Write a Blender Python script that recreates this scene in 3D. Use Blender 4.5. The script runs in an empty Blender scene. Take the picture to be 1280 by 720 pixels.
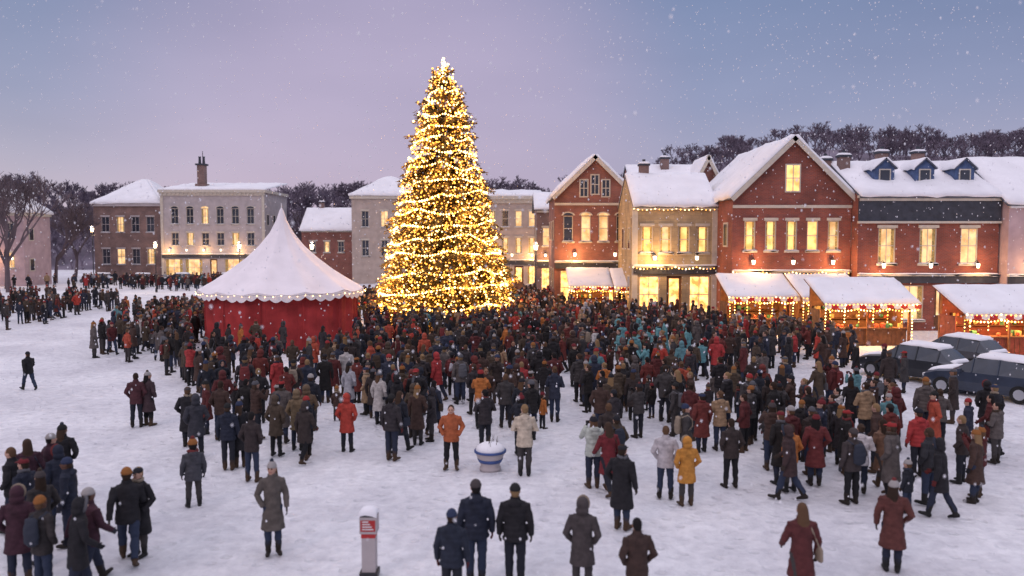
import bpy, math, random
import numpy as np
from mathutils import Vector, Matrix, noise
from mathutils.bvhtree import BVHTree

R = random.Random(11)
scene = bpy.context.scene
COL = scene.collection
scene.view_settings.view_transform = 'Standard'
scene.view_settings.look = 'None'
scene.view_settings.exposure = 0

# ------------------------------------------------------------------ materials
def newmat(name):
    m = bpy.data.materials.new(name); m.use_nodes = True
    nt = m.node_tree
    return m, nt, nt.nodes['Principled BSDF']

def N(nt, typ, **kw):
    n = nt.nodes.new(typ)
    for k, v in kw.items():
        setattr(n, k, v)
    return n

def ramp(nt, stops, interp='LINEAR'):
    n = nt.nodes.new('ShaderNodeValToRGB')
    cr = n.color_ramp; cr.interpolation = interp
    while len(cr.elements) > 1: cr.elements.remove(cr.elements[-1])
    cr.elements[0].position = stops[0][0]; cr.elements[0].color = (*stops[0][1], 1)
    for p, c in stops[1:]:
        e = cr.elements.new(p); e.color = (*c, 1)
    return n

def mat(name, col, rough=.85, scale=2.0, var=.2, bump=.0, bscale=20, metal=0, spec=.3):
    m, nt, b = newmat(name)
    tc = N(nt, 'ShaderNodeTexCoord'); nz = N(nt, 'ShaderNodeTexNoise')
    nz.inputs['Scale'].default_value = scale; nz.inputs['Detail'].default_value = 6
    nt.links.new(tc.outputs['Object'], nz.inputs['Vector'])
    r = ramp(nt, [(.3, tuple(c*(1-var) for c in col)), (.7, tuple(min(1, c*(1+var)) for c in col))])
    nt.links.new(nz.outputs['Fac'], r.inputs['Fac']); nt.links.new(r.outputs['Color'], b.inputs['Base Color'])
    b.inputs['Roughness'].default_value = rough; b.inputs['Metallic'].default_value = metal
    b.inputs['Specular IOR Level'].default_value = spec
    if bump:
        n2 = N(nt, 'ShaderNodeTexNoise'); n2.inputs['Scale'].default_value = bscale; n2.inputs['Detail'].default_value = 5
        nt.links.new(tc.outputs['Object'], n2.inputs['Vector'])
        bp = N(nt, 'ShaderNodeBump'); bp.inputs['Strength'].default_value = bump; bp.inputs['Distance'].default_value = .05
        nt.links.new(n2.outputs['Fac'], bp.inputs['Height']); nt.links.new(bp.outputs['Normal'], b.inputs['Normal'])
    return m

def brick(name, c1, c2, mortar, bw=.26, bh=.085):
    m, nt, b = newmat(name)
    tc = N(nt, 'ShaderNodeTexCoord'); sp = N(nt, 'ShaderNodeSeparateXYZ'); cb = N(nt, 'ShaderNodeCombineXYZ')
    ad = N(nt, 'ShaderNodeMath', operation='ADD')
    nt.links.new(tc.outputs['Object'], sp.inputs[0])
    nt.links.new(sp.outputs['X'], ad.inputs[0]); nt.links.new(sp.outputs['Y'], ad.inputs[1])
    nt.links.new(ad.outputs[0], cb.inputs['X']); nt.links.new(sp.outputs['Z'], cb.inputs['Y'])
    bt = N(nt, 'ShaderNodeTexBrick'); bt.inputs['Scale'].default_value = 1
    bt.inputs['Brick Width'].default_value = bw; bt.inputs['Row Height'].default_value = bh
    bt.inputs['Mortar Size'].default_value = .009
    bt.inputs['Color1'].default_value = (*c1, 1); bt.inputs['Color2'].default_value = (*c2, 1); bt.inputs['Mortar'].default_value = (*mortar, 1)
    nt.links.new(cb.outputs[0], bt.inputs['Vector'])
    nz = N(nt, 'ShaderNodeTexNoise'); nz.inputs['Scale'].default_value = .7; nz.inputs['Detail'].default_value = 8
    nt.links.new(tc.outputs['Object'], nz.inputs['Vector'])
    r = ramp(nt, [(.3, (.6, .6, .62)), (.7, (1.15, 1.12, 1.1))]); nt.links.new(nz.outputs['Fac'], r.inputs['Fac'])
    mx = N(nt, 'ShaderNodeMix', data_type='RGBA', blend_type='MULTIPLY'); mx.inputs['Factor'].default_value = 1
    nt.links.new(bt.outputs['Color'], mx.inputs['A']); nt.links.new(r.outputs['Color'], mx.inputs['B'])
    nt.links.new(mx.outputs['Result'], b.inputs['Base Color']); b.inputs['Roughness'].default_value = .9
    bp = N(nt, 'ShaderNodeBump'); bp.inputs['Strength'].default_value = .4; bp.inputs['Distance'].default_value = .01
    bp.invert = True
    nt.links.new(bt.outputs['Fac'], bp.inputs['Height']); nt.links.new(bp.outputs['Normal'], b.inputs['Normal'])
    return m

def emis(name, col, s, var=0.0, scale=1.5, sample=True):
    m, nt, b = newmat(name)
    b.inputs['Base Color'].default_value = (*[c*.3 for c in col], 1)
    b.inputs['Roughness'].default_value = .4
    b.inputs['Emission Strength'].default_value = s
    if var:
        tc = N(nt, 'ShaderNodeTexCoord'); nz = N(nt, 'ShaderNodeTexNoise'); nz.inputs['Scale'].default_value = scale
        nz.inputs['Detail'].default_value = 3
        nt.links.new(tc.outputs['Object'], nz.inputs['Vector'])
        r = ramp(nt, [(.35, tuple(c*(1-var)*k for c, k in zip(col, (1, .8, .55)))), (.62, col)])
        nt.links.new(nz.outputs['Fac'], r.inputs['Fac']); nt.links.new(r.outputs['Color'], b.inputs['Emission Color'])
    else:
        b.inputs['Emission Color'].default_value = (*col, 1)
    if not sample:
        m.cycles.emission_sampling = 'NONE'
    return m

M = {}
M['snow'] = mat('snow', (.80, .80, .83), .75, .8, .06, .5, 6)
M['brick_red'] = brick('brick_red', (.32, .08, .05), (.23, .06, .045), (.22, .15, .13))
M['brick_brown'] = brick('brick_brown', (.26, .16, .14), (.20, .125, .11), (.26, .2, .18))
M['brick_rose'] = brick('brick_rose', (.33, .12, .09), (.26, .095, .075), (.24, .17, .15))
M['stone_cream'] = brick('stone_cream', (.48, .38, .23), (.42, .33, .20), (.30, .24, .17), .6, .3)
M['stucco_grey'] = mat('stucco_grey', (.44, .395, .395), .9, 1.2, .14, .2, 30)
M['stucco_pink'] = mat('stucco_pink', (.44, .33, .35), .9, 1.2, .14, .2, 30)
M['stucco_beige'] = mat('stucco_beige', (.44, .365, .32), .9, 1.2, .14, .2, 30)
M['trim_cream'] = mat('trim_cream', (.55, .50, .42), .7, 3, .1)
M['trim_white'] = mat('trim_white', (.7, .7, .7), .7, 3, .1)
M['trim_dark'] = mat('trim_dark', (.05, .055, .07), .7, 3, .25)
M['slate'] = mat('slate', (.10, .11, .14), .8, 3, .3, .3, 15)
M['slate_blue'] = mat('slate_blue', (.07, .11, .22), .7, 3, .3, .3, 15)
M['wood'] = mat('wood', (.18, .085, .045), .8, 4, .3, .3, 30)
M['wood_red'] = mat('wood_red', (.20, .055, .04), .8, 4, .3, .3, 30)
M['glass_dark'] = mat('glass_dark', (.03, .035, .05), .12, 2, .3, spec=.8)
M['lit'] = emis('lit_window', (1, .58, .20), 1.9, .45, 1.3)
M['lit_soft'] = emis('lit_window_soft', (1, .66, .32), 1.25, .5, 1.2)
M['lit_shop'] = emis('lit_shop', (1, .53, .17), 3.4, .65, 2.2)
M['bulb_w'] = emis('bulb_warm_white', (1, .62, .24), 10, sample=False)
M['bulb_a'] = emis('bulb_amber', (1, .40, .07), 6, sample=False)
M['tree_bulb_w'] = emis('tree_bulb_warm_white', (1, .60, .21), 9, sample=False)
M['tree_bulb_a'] = emis('tree_bulb_amber', (1, .38, .055), 4.2, sample=False)
M['lamp_white'] = emis('lamp_white', (1, .80, .55), 6, sample=False)
M['canvas'] = mat('tent_canvas', (.82, .77, .79), .8, 1.0, .06, .25, 3)
M['canvas_red'] = mat('tent_red_cloth', (.38, .04, .04), .85, 1.2, .3, .3, 8)
M['metal'] = mat('dark_metal', (.05, .05, .055), .5, 5, .2, metal=.6)
M['rubber'] = mat('rubber', (.02, .02, .02), .9, 5, .2)
M['bark'] = mat('bark', (.07, .05, .04), .95, 6, .3, .5, 30)
M['twig'] = mat('distant_twigs', (.20, .165, .21), 1, .15, .3)  # aerial haze painted in: lightened base colour for the far trees
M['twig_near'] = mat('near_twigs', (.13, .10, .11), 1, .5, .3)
M['blue'] = mat('painted_blue', (.05, .09, .25), .5, 3, .2)
M['redpaint'] = mat('painted_red', (.40, .03, .03), .45, 3, .2)
M['chrome'] = mat('chrome', (.5, .5, .52), .3, 3, .1, metal=.9)
M['car_black'] = mat('car_paint_black', (.02, .022, .028), .3, 3, .2, spec=.6)
M['car_blue'] = mat('car_paint_navy', (.025, .035, .06), .3, 3, .2, spec=.6)
M['car_grey'] = mat('car_paint_grey', (.07, .07, .08), .3, 3, .2, spec=.6)
M['car_red'] = mat('car_paint_red', (.25, .03, .03), .3, 3, .2, spec=.6)
M['goods_a'] = mat('goods_a', (.5, .12, .06), .7, 9, .5)
M['goods_b'] = mat('goods_b', (.5, .38, .14), .7, 9, .5)
M['goods_c'] = mat('goods_c', (.08, .22, .10), .7, 9, .5)

def needles():
    m, nt, b = newmat('conifer_needles')
    tc = N(nt, 'ShaderNodeTexCoord'); nz = N(nt, 'ShaderNodeTexNoise'); nz.inputs['Scale'].default_value = 1.6
    nt.links.new(tc.outputs['Object'], nz.inputs['Vector'])
    r = ramp(nt, [(.3, (.085, .07, .02)), (.5, (.15, .105, .03)), (.72, (.22, .145, .045))])  # golden glow of the fairy lights is tinted into the needle colour
    nt.links.new(nz.outputs['Fac'], r.inputs['Fac']); nt.links.new(r.outputs['Color'], b.inputs['Base Color'])
    b.inputs['Roughness'].default_value = .8
    return m
M['needles'] = needles()

# people materials
def objcol_mat():
    m, nt, b = newmat('coat_cloth')
    oi = N(nt, 'ShaderNodeObjectInfo'); tc = N(nt, 'ShaderNodeTexCoord'); nz = N(nt, 'ShaderNodeTexNoise')
    nz.inputs['Scale'].default_value = 9; nz.inputs['Detail'].default_value = 6
    nt.links.new(tc.outputs['Object'], nz.inputs['Vector'])
    r = ramp(nt, [(.3, (.7, .7, .7)), (.7, (1.2, 1.2, 1.2))]); nt.links.new(nz.outputs['Fac'], r.inputs['Fac'])
    mx = N(nt, 'ShaderNodeMix', data_type='RGBA', blend_type='MULTIPLY'); mx.inputs['Factor'].default_value = 1
    nt.links.new(oi.outputs['Color'], mx.inputs['A']); nt.links.new(r.outputs['Color'], mx.inputs['B'])
    nt.links.new(mx.outputs['Result'], b.inputs['Base Color'])
    b.inputs['Roughness'].default_value = .8; b.inputs['Specular IOR Level'].default_value = .25
    bp = N(nt, 'ShaderNodeBump'); bp.inputs['Strength'].default_value = .5; bp.inputs['Distance'].default_value = .02
    n2 = N(nt, 'ShaderNodeTexNoise'); n2.inputs['Scale'].default_value = 14
    nt.links.new(tc.outputs['Object'], n2.inputs['Vector'])
    nt.links.new(n2.outputs['Fac'], bp.inputs['Height']); nt.links.new(bp.outputs['Normal'], b.inputs['Normal'])
    return m
def rand_mat(name, cols, mul=1.0, rough=.9):
    m, nt, b = newmat(name)
    oi = N(nt, 'ShaderNodeObjectInfo')
    mm = N(nt, 'ShaderNodeMath', operation='MULTIPLY'); mm.inputs[1].default_value = mul
    fr = N(nt, 'ShaderNodeMath', operation='FRACT')
    nt.links.new(oi.outputs['Random'], mm.inputs[0]); nt.links.new(mm.outputs[0], fr.inputs[0])
    r = ramp(nt, [(i/len(cols), c) for i, c in enumerate(cols)], 'CONSTANT')
    nt.links.new(fr.outputs[0], r.inputs['Fac']); nt.links.new(r.outputs['Color'], b.inputs['Base Color'])
    b.inputs['Roughness'].default_value = rough; b.inputs['Specular IOR Level'].default_value = .25
    return m
PM = [objcol_mat(),
      rand_mat('trousers', [(.02, .022, .03), (.03, .04, .07), (.015, .015, .017), (.05, .045, .045), (.025, .03, .05)], 7.3),
      rand_mat('boots', [(.02, .015, .012), (.06, .035, .02), (.015, .015, .015)], 3.1, .6),
      rand_mat('skin', [(.45, .26, .19), (.5, .3, .22), (.3, .16, .10), (.42, .25, .19), (.12, .06, .04)], 5.7, .6),
      rand_mat('hair', [(.03, .018, .012), (.10, .055, .03), (.012, .01, .01), (.22, .14, .07), (.05, .03, .02)], 11.9),
      rand_mat('hat_wool', [(.02, .02, .025), (.14, .02, .025), (.09, .09, .10), (.03, .04, .08), (.3, .28, .27), (.02, .02, .02), (.28, .03, .03), (.06, .05, .05), (.25, .10, .03)], 17.1),
      rand_mat('accessory', [(.14, .03, .03), (.10, .10, .11), (.25, .2, .15), (.03, .035, .05), (.05, .035, .025)], 23.7),
      rand_mat('eyes', [(.02, .015, .012)], 1, .2), rand_mat('lips', [(.32, .12, .10)], 1, .5),
      rand_mat('gloves', [(.015, .015, .018), (.04, .03, .025), (.10, .02, .02), (.03, .03, .04)], 13.3)]

# ------------------------------------------------------------------ mesh builder
class MB:
    def __init__(s): s.v = []; s.f = []; s.m = []
    def add(s, vs, fs, m):
        o = len(s.v); s.v.extend([tuple(p) for p in vs])
        for f in fs: s.f.append(tuple(i+o for i in f)); s.m.append(m)
    def quad(s, a, b, c, d, m): s.add([a, b, c, d], [(0, 1, 2, 3)], m)
    def tri(s, a, b, c, m): s.add([a, b, c], [(0, 1, 2)], m)
    def box(s, x0, x1, y0, y1, z0, z1, m):
        s.add([(x0,y0,z0),(x1,y0,z0),(x1,y1,z0),(x0,y1,z0),(x0,y0,z1),(x1,y0,z1),(x1,y1,z1),(x0,y1,z1)],
              [(0,3,2,1),(4,5,6,7),(0,1,5,4),(1,2,6,5),(2,3,7,6),(3,0,4,7)], m)
    def slab(s, a, b, c, d, th, m):
        a, b, c, d = map(Vector, (a, b, c, d)); n = (b-a).cross(d-a).normalized()
        if n.z < 0: n = -n
        low = [p-n*th for p in (a, b, c, d)]
        s.add([a, b, c, d]+low, [(0,1,2,3),(7,6,5,4),(0,4,5,1),(1,5,6,2),(2,6,7,3),(3,7,4,0)], m)
    def tube(s, pts, rads, m, n=8, cap=True):
        pts = [Vector(p) for p in pts]
        if not isinstance(rads, (list, tuple)): rads = [rads]*len(pts)
        vs = []; k = len(pts)
        for i, p in enumerate(pts):
            t = (pts[min(i+1, k-1)]-pts[max(i-1, 0)])
            t = t.normalized() if t.length > 1e-9 else Vector((0, 0, 1))
            ref = Vector((1, 0, 0)) if abs(t.x) < .85 else Vector((0, 1, 0))
            a = (ref-t*ref.dot(t)).normalized(); b = t.cross(a)
            r = rads[i]; rx, ry = (r if isinstance(r, (tuple, list)) else (r, r))
            for j in range(n):
                an = 2*math.pi*j/n
                vs.append(p+a*rx*math.cos(an)+b*ry*math.sin(an))
        fs = []
        for i in range(k-1):
            for j in range(n):
                fs.append((i*n+j, i*n+(j+1) % n, (i+1)*n+(j+1) % n, (i+1)*n+j))
        if cap:
            fs.append(tuple(range(n-1, -1, -1))); fs.append(tuple((k-1)*n+j for j in range(n)))
        s.add(vs, fs, m)
    def ell(s, c, r, m, nu=12, nv=8, rot=None):
        if not isinstance(r, (tuple, list)): r = (r, r, r)
        c = Vector(c); vs = [Vector((0, 0, r[2]))]
        for i in range(1, nv):
            th = math.pi*i/nv
            for j in range(nu):
                ph = 2*math.pi*j/nu
                vs.append(Vector((r[0]*math.sin(th)*math.cos(ph), r[1]*math.sin(th)*math.sin(ph), r[2]*math.cos(th))))
        vs.append(Vector((0, 0, -r[2])))
        if rot: vs = [rot @ q for q in vs]
        vs = [q+c for q in vs]; fs = []
        for j in range(nu):
            fs.append((0, 1+j, 1+(j+1) % nu))
            fs.append((len(vs)-1, 1+(nv-2)*nu+(j+1) % nu, 1+(nv-2)*nu+j))
        for i in range(nv-2):
            for j in range(nu):
                a = 1+i*nu+j; b = 1+i*nu+(j+1) % nu
                fs.append((a, a+nu, b+nu, b))
        s.add(vs, fs, m)
    def octa(s, c, r, m, rz=None):
        x, y, z = c; q = rz or r
        s.add([(x+r,y,z),(x-r,y,z),(x,y+r,z),(x,y-r,z),(x,y,z+q),(x,y,z-q)],
              [(0,2,4),(2,1,4),(1,3,4),(3,0,4),(2,0,5),(1,2,5),(3,1,5),(0,3,5)], m)
    def snow(s, a, b, c, d, th=.25, step=.5, seed=0, edge=.35):
        a, b, c, d = map(Vector, (a, b, c, d)); n = (b-a).cross(d-a)
        if n.length < 1e-6: n = (b-a).cross(c-a)
        n.normalize()
        if n.z < 0: n = -n
        L = max((b-a).length, (c-d).length); Wd = max((d-a).length, (c-b).length)
        nu = max(3, int(L/step)); nv = max(3, int(Wd/step))
        us = [0, min(.12, .1/L)]+[i/nu for i in range(1, nu)]+[1-min(.12, .1/L), 1]
        vv = [0, min(.12, .1/Wd)]+[i/nv for i in range(1, nv)]+[1-min(.12, .1/Wd), 1]
        us = sorted(us); vv = sorted(vv); nU = len(us); nV = len(vv); vs = []
        for v in vv:
            for u in us:
                p = (a*(1-u)+b*u)*(1-v)+(d*(1-u)+c*u)*v
                du = min(u, 1-u)*L; dv = min(v, 1-v)*Wd; e = min(du, dv)
                k = .25+.75*math.sqrt(min(1, e/edge))
                nn = noise.noise(p*.9+Vector((seed, 3, 7)))*.5+noise.noise(p*2.7+Vector((seed, 1, 2)))*.3
                h = th*k*(1+nn)
                vs.append(p+n*h)
        base = len(vs); fs = []
        for j in range(nV-1):
            for i in range(nU-1):
                fs.append((j*nU+i, j*nU+i+1, (j+1)*nU+i+1, (j+1)*nU+i))
        rim = [(0, i) for i in range(nU)]+[(j, nU-1) for j in range(1, nV)]+[(nV-1, i) for i in range(nU-2, -1, -1)]+[(j, 0) for j in range(nV-2, 0, -1)]
        for (j, i) in rim:
            u, v = us[i], vv[j]; p = (a*(1-u)+b*u)*(1-v)+(d*(1-u)+c*u)*v
            droop = abs(noise.noise(p*1.7+Vector((seed, 9, 9))))*.22
            vs.append(p+n*.004-Vector((0, 0, droop if v == 0 else 0)))
        k = len(rim)
        for q in range(k):
            j, i = rim[q]; j2, i2 = rim[(q+1) % k]
            fs.append((base+q, base+(q+1) % k, j2*nU+i2, j*nU+i))
        s.add(vs, fs, M['snow'])
    def obj(s, name, parent=None, smooth=False, loc=None):
        me = bpy.data.meshes.new(name); me.from_pydata(s.v, [], s.f)
        ms = []; idx = []
        for m in s.m:
            if m not in ms: ms.append(m)
            idx.append(ms.index(m))
        for m in ms: me.materials.append(m)
        me.polygons.foreach_set('material_index', idx)
        if smooth: me.polygons.foreach_set('use_smooth', [True]*len(me.polygons))
        me.update()
        o = bpy.data.objects.new(name, me); COL.objects.link(o)
        if parent: o.parent = parent
        if loc: o.location = loc
        return o

def empty(name, loc=(0, 0, 0), rot=0):
    e = bpy.data.objects.new(name, None); COL.objects.link(e)
    e.location = loc; e.rotation_euler = (0, 0, rot); e.empty_display_size = .2
    return e
def point(name, loc, power, col=(1, .54, .20), parent=None, r=.15):
    l = bpy.data.lights.new(name, 'POINT'); l.energy = power; l.color = col; l.shadow_soft_size = r
    o = bpy.data.objects.new(name, l); COL.objects.link(o); o.location = loc
    if parent: o.parent = parent
    return o

def string_lights(mb, pts, spacing=.3, r=.045, sag=0, mats=('bulb_w', 'bulb_a')):
    for a, b in zip(pts[:-1], pts[1:]):
        a, b = Vector(a), Vector(b); L = (b-a).length; n = max(2, int(L/spacing)); path = []
        for i in range(n+1):
            u = i/n; p = a.lerp(b, u); p.z -= sag*4*u*(1-u); path.append(p)
            if i < n: mb.octa((p.x, p.y, p.z-.05), r*R.uniform(.7, 1.2), M[R.choice(mats)])
        mb.tube(path, .008, M['metal'], 3, False)

# ------------------------------------------------------------------ buildings
def building(name, X, Y, W, D, H, wall, roof, rows, rot=0, trim='trim_cream', shop=None, side_ov=.3,
             crossg=(), dormers=(), chimneys=(), band=None, gablewin=(), corner=False, lights=False, sidewin=True, wash_lanterns=0):
    e = empty(name, (X, Y, 0), rot)
    w = MB(); f = MB(); g = MB(); rf = MB(); sn = MB(); T = M[trim]; Wm = M[wall]
    ops = []
    def win(x0, x1, z0, z1, lit, arch=False, y=0.0, hood=True):
        dy = .16
        gm = M['glass_dark'] if not lit else M[lit]
        g.quad((x0, y+dy, z0), (x1, y+dy, z0), (x1, y+dy, z1), (x0, y+dy, z1), gm)
        t = .07
        f.box(x0, x0+t, y+.06, y+.14, z0, z1, T); f.box(x1-t, x1, y+.06, y+.14, z0, z1, T)
        f.box(x0+t, x1-t, y+.06, y+.14, z1-t, z1, T); f.box(x0+t, x1-t, y+.06, y+.14, z0, z0+t, T)
        zc = (z0+z1)/2; f.box(x0+t, x1-t, y+.08, y+.13, zc-.03, zc+.03, T)
        if x1-x0 > .9:
            xc = (x0+x1)/2; f.box(xc-.025, xc+.025, y+.09, y+.125, z0+t, zc-.03, T); f.box(xc-.025, xc+.025, y+.09, y+.125, zc+.03, z1-t, T)
        if lit and R.random() < .7:
            for xa, xb in ((x0+t, x0+t+(x1-x0)*.16), (x1-t-(x1-x0)*.16, x1-t)):
                f.quad((xa, y+.15, z0+t), (xb, y+.15, z0+t), (xb, y+.15, z1-t), (xa, y+.15, z1-t), M['goods_b'])
        f.box(x0-.12, x1+.12, y-.10, y-.002, z0-.14, z0-.002, T)
        sn.snow((x0-.1, y-.10, z0), (x1+.1, y-.10, z0), (x1+.1, y-.004, z0), (x0-.1, y-.004, z0), .06, .4, X, .05)
        if hood:
            if arch:
                n = 8; rr = (x1-x0)/2; xc = (x0+x1)/2
                for i in range(n):
                    a0 = math.pi*i/n; a1 = math.pi*(i+1)/n
                    P = lambda r_, a_, yy: (xc+r_*math.cos(a_), yy, z1+.02+r_*.55*math.sin(a_))
                    f.quad(P(rr, a0, y-.07), P(rr+.16, a0, y-.07), P(rr+.16, a1, y-.07), P(rr, a1, y-.07), T)
                    f.quad(P(rr+.16, a0, y-.07), P(rr+.16, a0, y), P(rr+.16, a1, y), P(rr+.16, a1, y-.07), T)
                    f.quad(P(rr, a0, y-.07), P(rr, a1, y-.07), P(rr, a1, y), P(rr, a0, y), T)
                    g.tri((xc, y-.012, z1+.02), P(rr, a0, y-.012), P(rr, a1, y-.012), gm)
            else:
                f.box(x0-.1, x1+.1, y-.07, y-.002, z1+.002, z1+.2, T)
        return (x0, x1, z0, z1)
    for (z0, ww, hh, n, lit, *ar) in rows:
        arch = bool(ar and ar[0]); pad = W*.06; sp = (W-2*pad)/n
        for i in range(n):
            cx = pad+sp*(i+.5); l = lit[i % len(lit)] if isinstance(lit, (list, tuple)) else lit
            ops.append(win(cx-ww/2, cx+ww/2, z0, z0+hh, l, arch))
    if shop:
        sh, n, lit = shop; pad = .3; sp = (W-2*pad)/n
        for i in range(n):
            x0 = pad+sp*i+.18; x1 = pad+sp*(i+1)-.18
            if i == n//2:
                xm = (x0+x1)/2; x0, x1 = xm-.55, xm+.55; z0 = .05
                ops.append((x0, x1, z0, sh-.7))
                g.quad((x0, .16, z0), (x1, .16, z0), (x1, .16, sh-.7), (x0, .16, sh-.7), M['wood'])
                g.quad((x0+.2, .15, 1.0), (x1-.2, .15, 1.0), (x1-.2, .15, sh-.9), (x0+.2, .15, sh-.9), M[lit] if lit else M['glass_dark'])
            else:
                ops.append(win(x0, x1, .7, sh-.7, lit, hood=False))
        f.box(.05, W-.05, -.16, -.003, sh-.55, sh-.08, M['trim_dark'])
        f.box(0, W, -.26, -.003, sh-.075, sh+.05, T)
        sn.snow((0, -.26, sh+.052), (W, -.26, sh+.052), (W, -.01, sh+.052), (0, -.01, sh+.052), .08, .4, X, .1)
    xs = sorted({0, W, *[o[0] for o in ops], *[o[1] for o in ops]}); zs = sorted({-.3, H, *[o[2] for o in ops], *[o[3] for o in ops]})
    for i in range(len(xs)-1):
        for j in range(len(zs)-1):
            cx = (xs[i]+xs[i+1])/2; cz = (zs[j]+zs[j+1])/2
            if any(o[0] < cx < o[1] and o[2] < cz < o[3] for o in ops): continue
            w.quad((xs[i], 0, zs[j]), (xs[i+1], 0, zs[j]), (xs[i+1], 0, zs[j+1]), (xs[i], 0, zs[j+1]), Wm)
    for x0, x1, z0, z1 in ops:
        w.quad((x0,0,z0),(x0,.2,z0),(x0,.2,z1),(x0,0,z1), Wm); w.quad((x1,0,z0),(x1,0,z1),(x1,.2,z1),(x1,.2,z0), Wm)
        w.quad((x0,0,z1),(x0,.2,z1),(x1,.2,z1),(x1,0,z1), Wm); w.quad((x0,0,z0),(x1,0,z0),(x1,.2,z0),(x0,.2,z0), Wm)
    w.quad((0,0,-.3),(0,D,-.3),(0,D,H),(0,0,H), Wm); w.quad((W,0,-.3),(W,0,H),(W,D,H),(W,D,-.3), Wm)
    w.quad((0,D,-.3),(W,D,-.3),(W,D,H),(0,D,H), Wm)
    if sidewin:
        for sx, dx in ((0, -1), (W, 1)):
            for zz in (H*.2, H*.62):
                for k in range(max(1, int(D/3.2))):
                    yc = 1.6+k*3.2
                    if yc+.6 > D: continue
                    xa, xb = sorted((sx+dx*.003, sx+dx*.06))
                    f.box(xa, xb, yc-.55, yc+.55, zz, zz+1.7, T)
                    g.quad((sx+dx*.065, yc-.42, zz+.12), (sx+dx*.065, yc+.42, zz+.12), (sx+dx*.065, yc+.42, zz+1.58), (sx+dx*.065, yc-.42, zz+1.58), M['glass_dark'])
    kind = roof[0]; rise = roof[1] if len(roof) > 1 else 0; ov = .35
    SL = M['slate']
    if corner:
        for x0, x1 in ((-.06, .35), (W-.35, W+.06)): f.box(x0, x1, -.08, -.002, 0, H-.02, T)
    if kind == 'front':
        sl = rise/(W/2); pk = H+rise
        w.tri((0,0,H),(W,0,H),(W/2,0,pk), Wm); w.tri((0,D,H),(W,D,H),(W/2,D,pk), Wm)
        for sx in (-1, 1):
            ex = -side_ov if sx < 0 else W+side_ov; ez = H-side_ov*sl
            a = (ex, -ov, ez+.16); b = (ex, D+ov, ez+.16); c = (W/2, D+ov, pk+.16); d = (W/2, -ov, pk+.16)
            rf.slab(a, b, c, d, .15, SL); sn.snow(a, b, c, d, .28, .6, X)
            f.slab((ex, -ov-.05, ez+.14), (ex, -ov-.004, ez+.14), (W/2, -ov-.004, pk+.14), (W/2, -ov-.05, pk+.14), .3, T)
        for (cx, z0, ww, hh, lit) in gablewin:
            f.box(cx-ww/2-.1, cx+ww/2+.1, -.05, -.003, z0-.1, z0+hh+.1, T)
            g.quad((cx-ww/2, -.056, z0), (cx+ww/2, -.056, z0), (cx+ww/2, -.056, z0+hh), (cx-ww/2, -.056, z0+hh), M[lit] if lit else M['glass_dark'])
            f.box(cx-.03, cx+.03, -.08, -.058, z0, z0+hh, T); f.box(cx-ww/2, cx+ww/2, -.085, -.06, z0+hh/2-.03, z0+hh/2+.03, T)
        f.box(.0, W, -.09, -.003, H-.75, H-.55, T)
    elif kind == 'side':
        sl = rise/(D/2); pk = H+rise
        w.tri((0,0,H),(0,D,H),(0,D/2,pk), Wm); w.tri((W,0,H),(W,D,H),(W,D/2,pk), Wm)
        for sy in (0, 1):
            ey = -ov if sy == 0 else D+ov; ez = H-ov*sl
            a = (-side_ov, ey, ez+.16); b = (W+side_ov, ey, ez+.16); c = (W+side_ov, D/2, pk+.16); d = (-side_ov, D/2, pk+.16)
            rf.slab(a, b, c, d, .15, SL); sn.snow(a, b, c, d, .28, .6, X)
        f.box(-.02, W+.02, -.22, -.003, H-.32, H-.07, T)
        for (x0, x1, pz) in crossg:
            xm = (x0+x1)/2; w.quad((x0,-.02,H-.4),(x1,-.02,H-.4),(x1,-.02,H),(x0,-.02,H), Wm); w.tri((x0,-.02,H),(x1,-.02,H),(xm,-.02,pz), Wm)
            yb = D*.45
            for ex in (x0-.2, x1+.2):
                a = (ex, -.3, H+.02); b = (ex, yb, H+.02); c = (xm, yb, pz+.16); d = (xm, -.3, pz+.16)
                rf.slab(a, b, c, d, .12, SL); sn.snow(a, b, c, d, .2, .5, X)
                f.slab((ex, -.36, H), (ex, -.31, H), (xm, -.31, pz+.14), (xm, -.36, pz+.14), .25, T)
            f.box(xm-.4, xm+.4, -.07, -.022, H-.1, H+.9, T)
            g.quad((xm-.3, -.074, H), (xm+.3, -.074, H), (xm+.3, -.074, H+.8), (xm-.3, -.074, H+.8), M['lit_soft'])
        for dxm in dormers:
            y0 = D*.14; z0 = H+y0*sl+.2; hw = .65
            w.box(dxm-hw, dxm+hw, y0, y0+2.2, z0-.3, z0+1.1, M['slate_blue'])
            w.add([(dxm-hw,y0-.002,z0+1.1),(dxm+hw,y0-.002,z0+1.1),(dxm,y0-.002,z0+1.65)], [(0,1,2)], M['slate_blue'])
            for ex in (dxm-hw-.15, dxm+hw+.15):
                a = (ex, y0-.2, z0+1.03); b = (ex, y0+2.6, z0+1.03); c = (dxm, y0+2.6, z0+1.75); d = (dxm, y0-.2, z0+1.75)
                rf.slab(a, b, c, d, .08, SL); sn.snow(a, b, c, d, .16, .4, X)
            f.box(dxm-.4, dxm+.4, y0-.05, y0-.004, z0+.1, z0+1.0, T)
            g.quad((dxm-.32, y0-.055, z0+.18), (dxm+.32, y0-.055, z0+.18), (dxm+.32, y0-.055, z0+.92), (dxm-.32, y0-.055, z0+.92), M['glass_dark'])
    elif kind == 'hip':
        ins = min(D/2, W/2)*.95; z1 = H+rise; o = ov
        P0, P1, P2, P3 = (-o,-o,H+.1),(W+o,-o,H+.1),(W+o,D+o,H+.1),(-o,D+o,H+.1)
        Ra, Rb = (ins, D/2, z1), (W-ins, D/2, z1)
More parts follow.
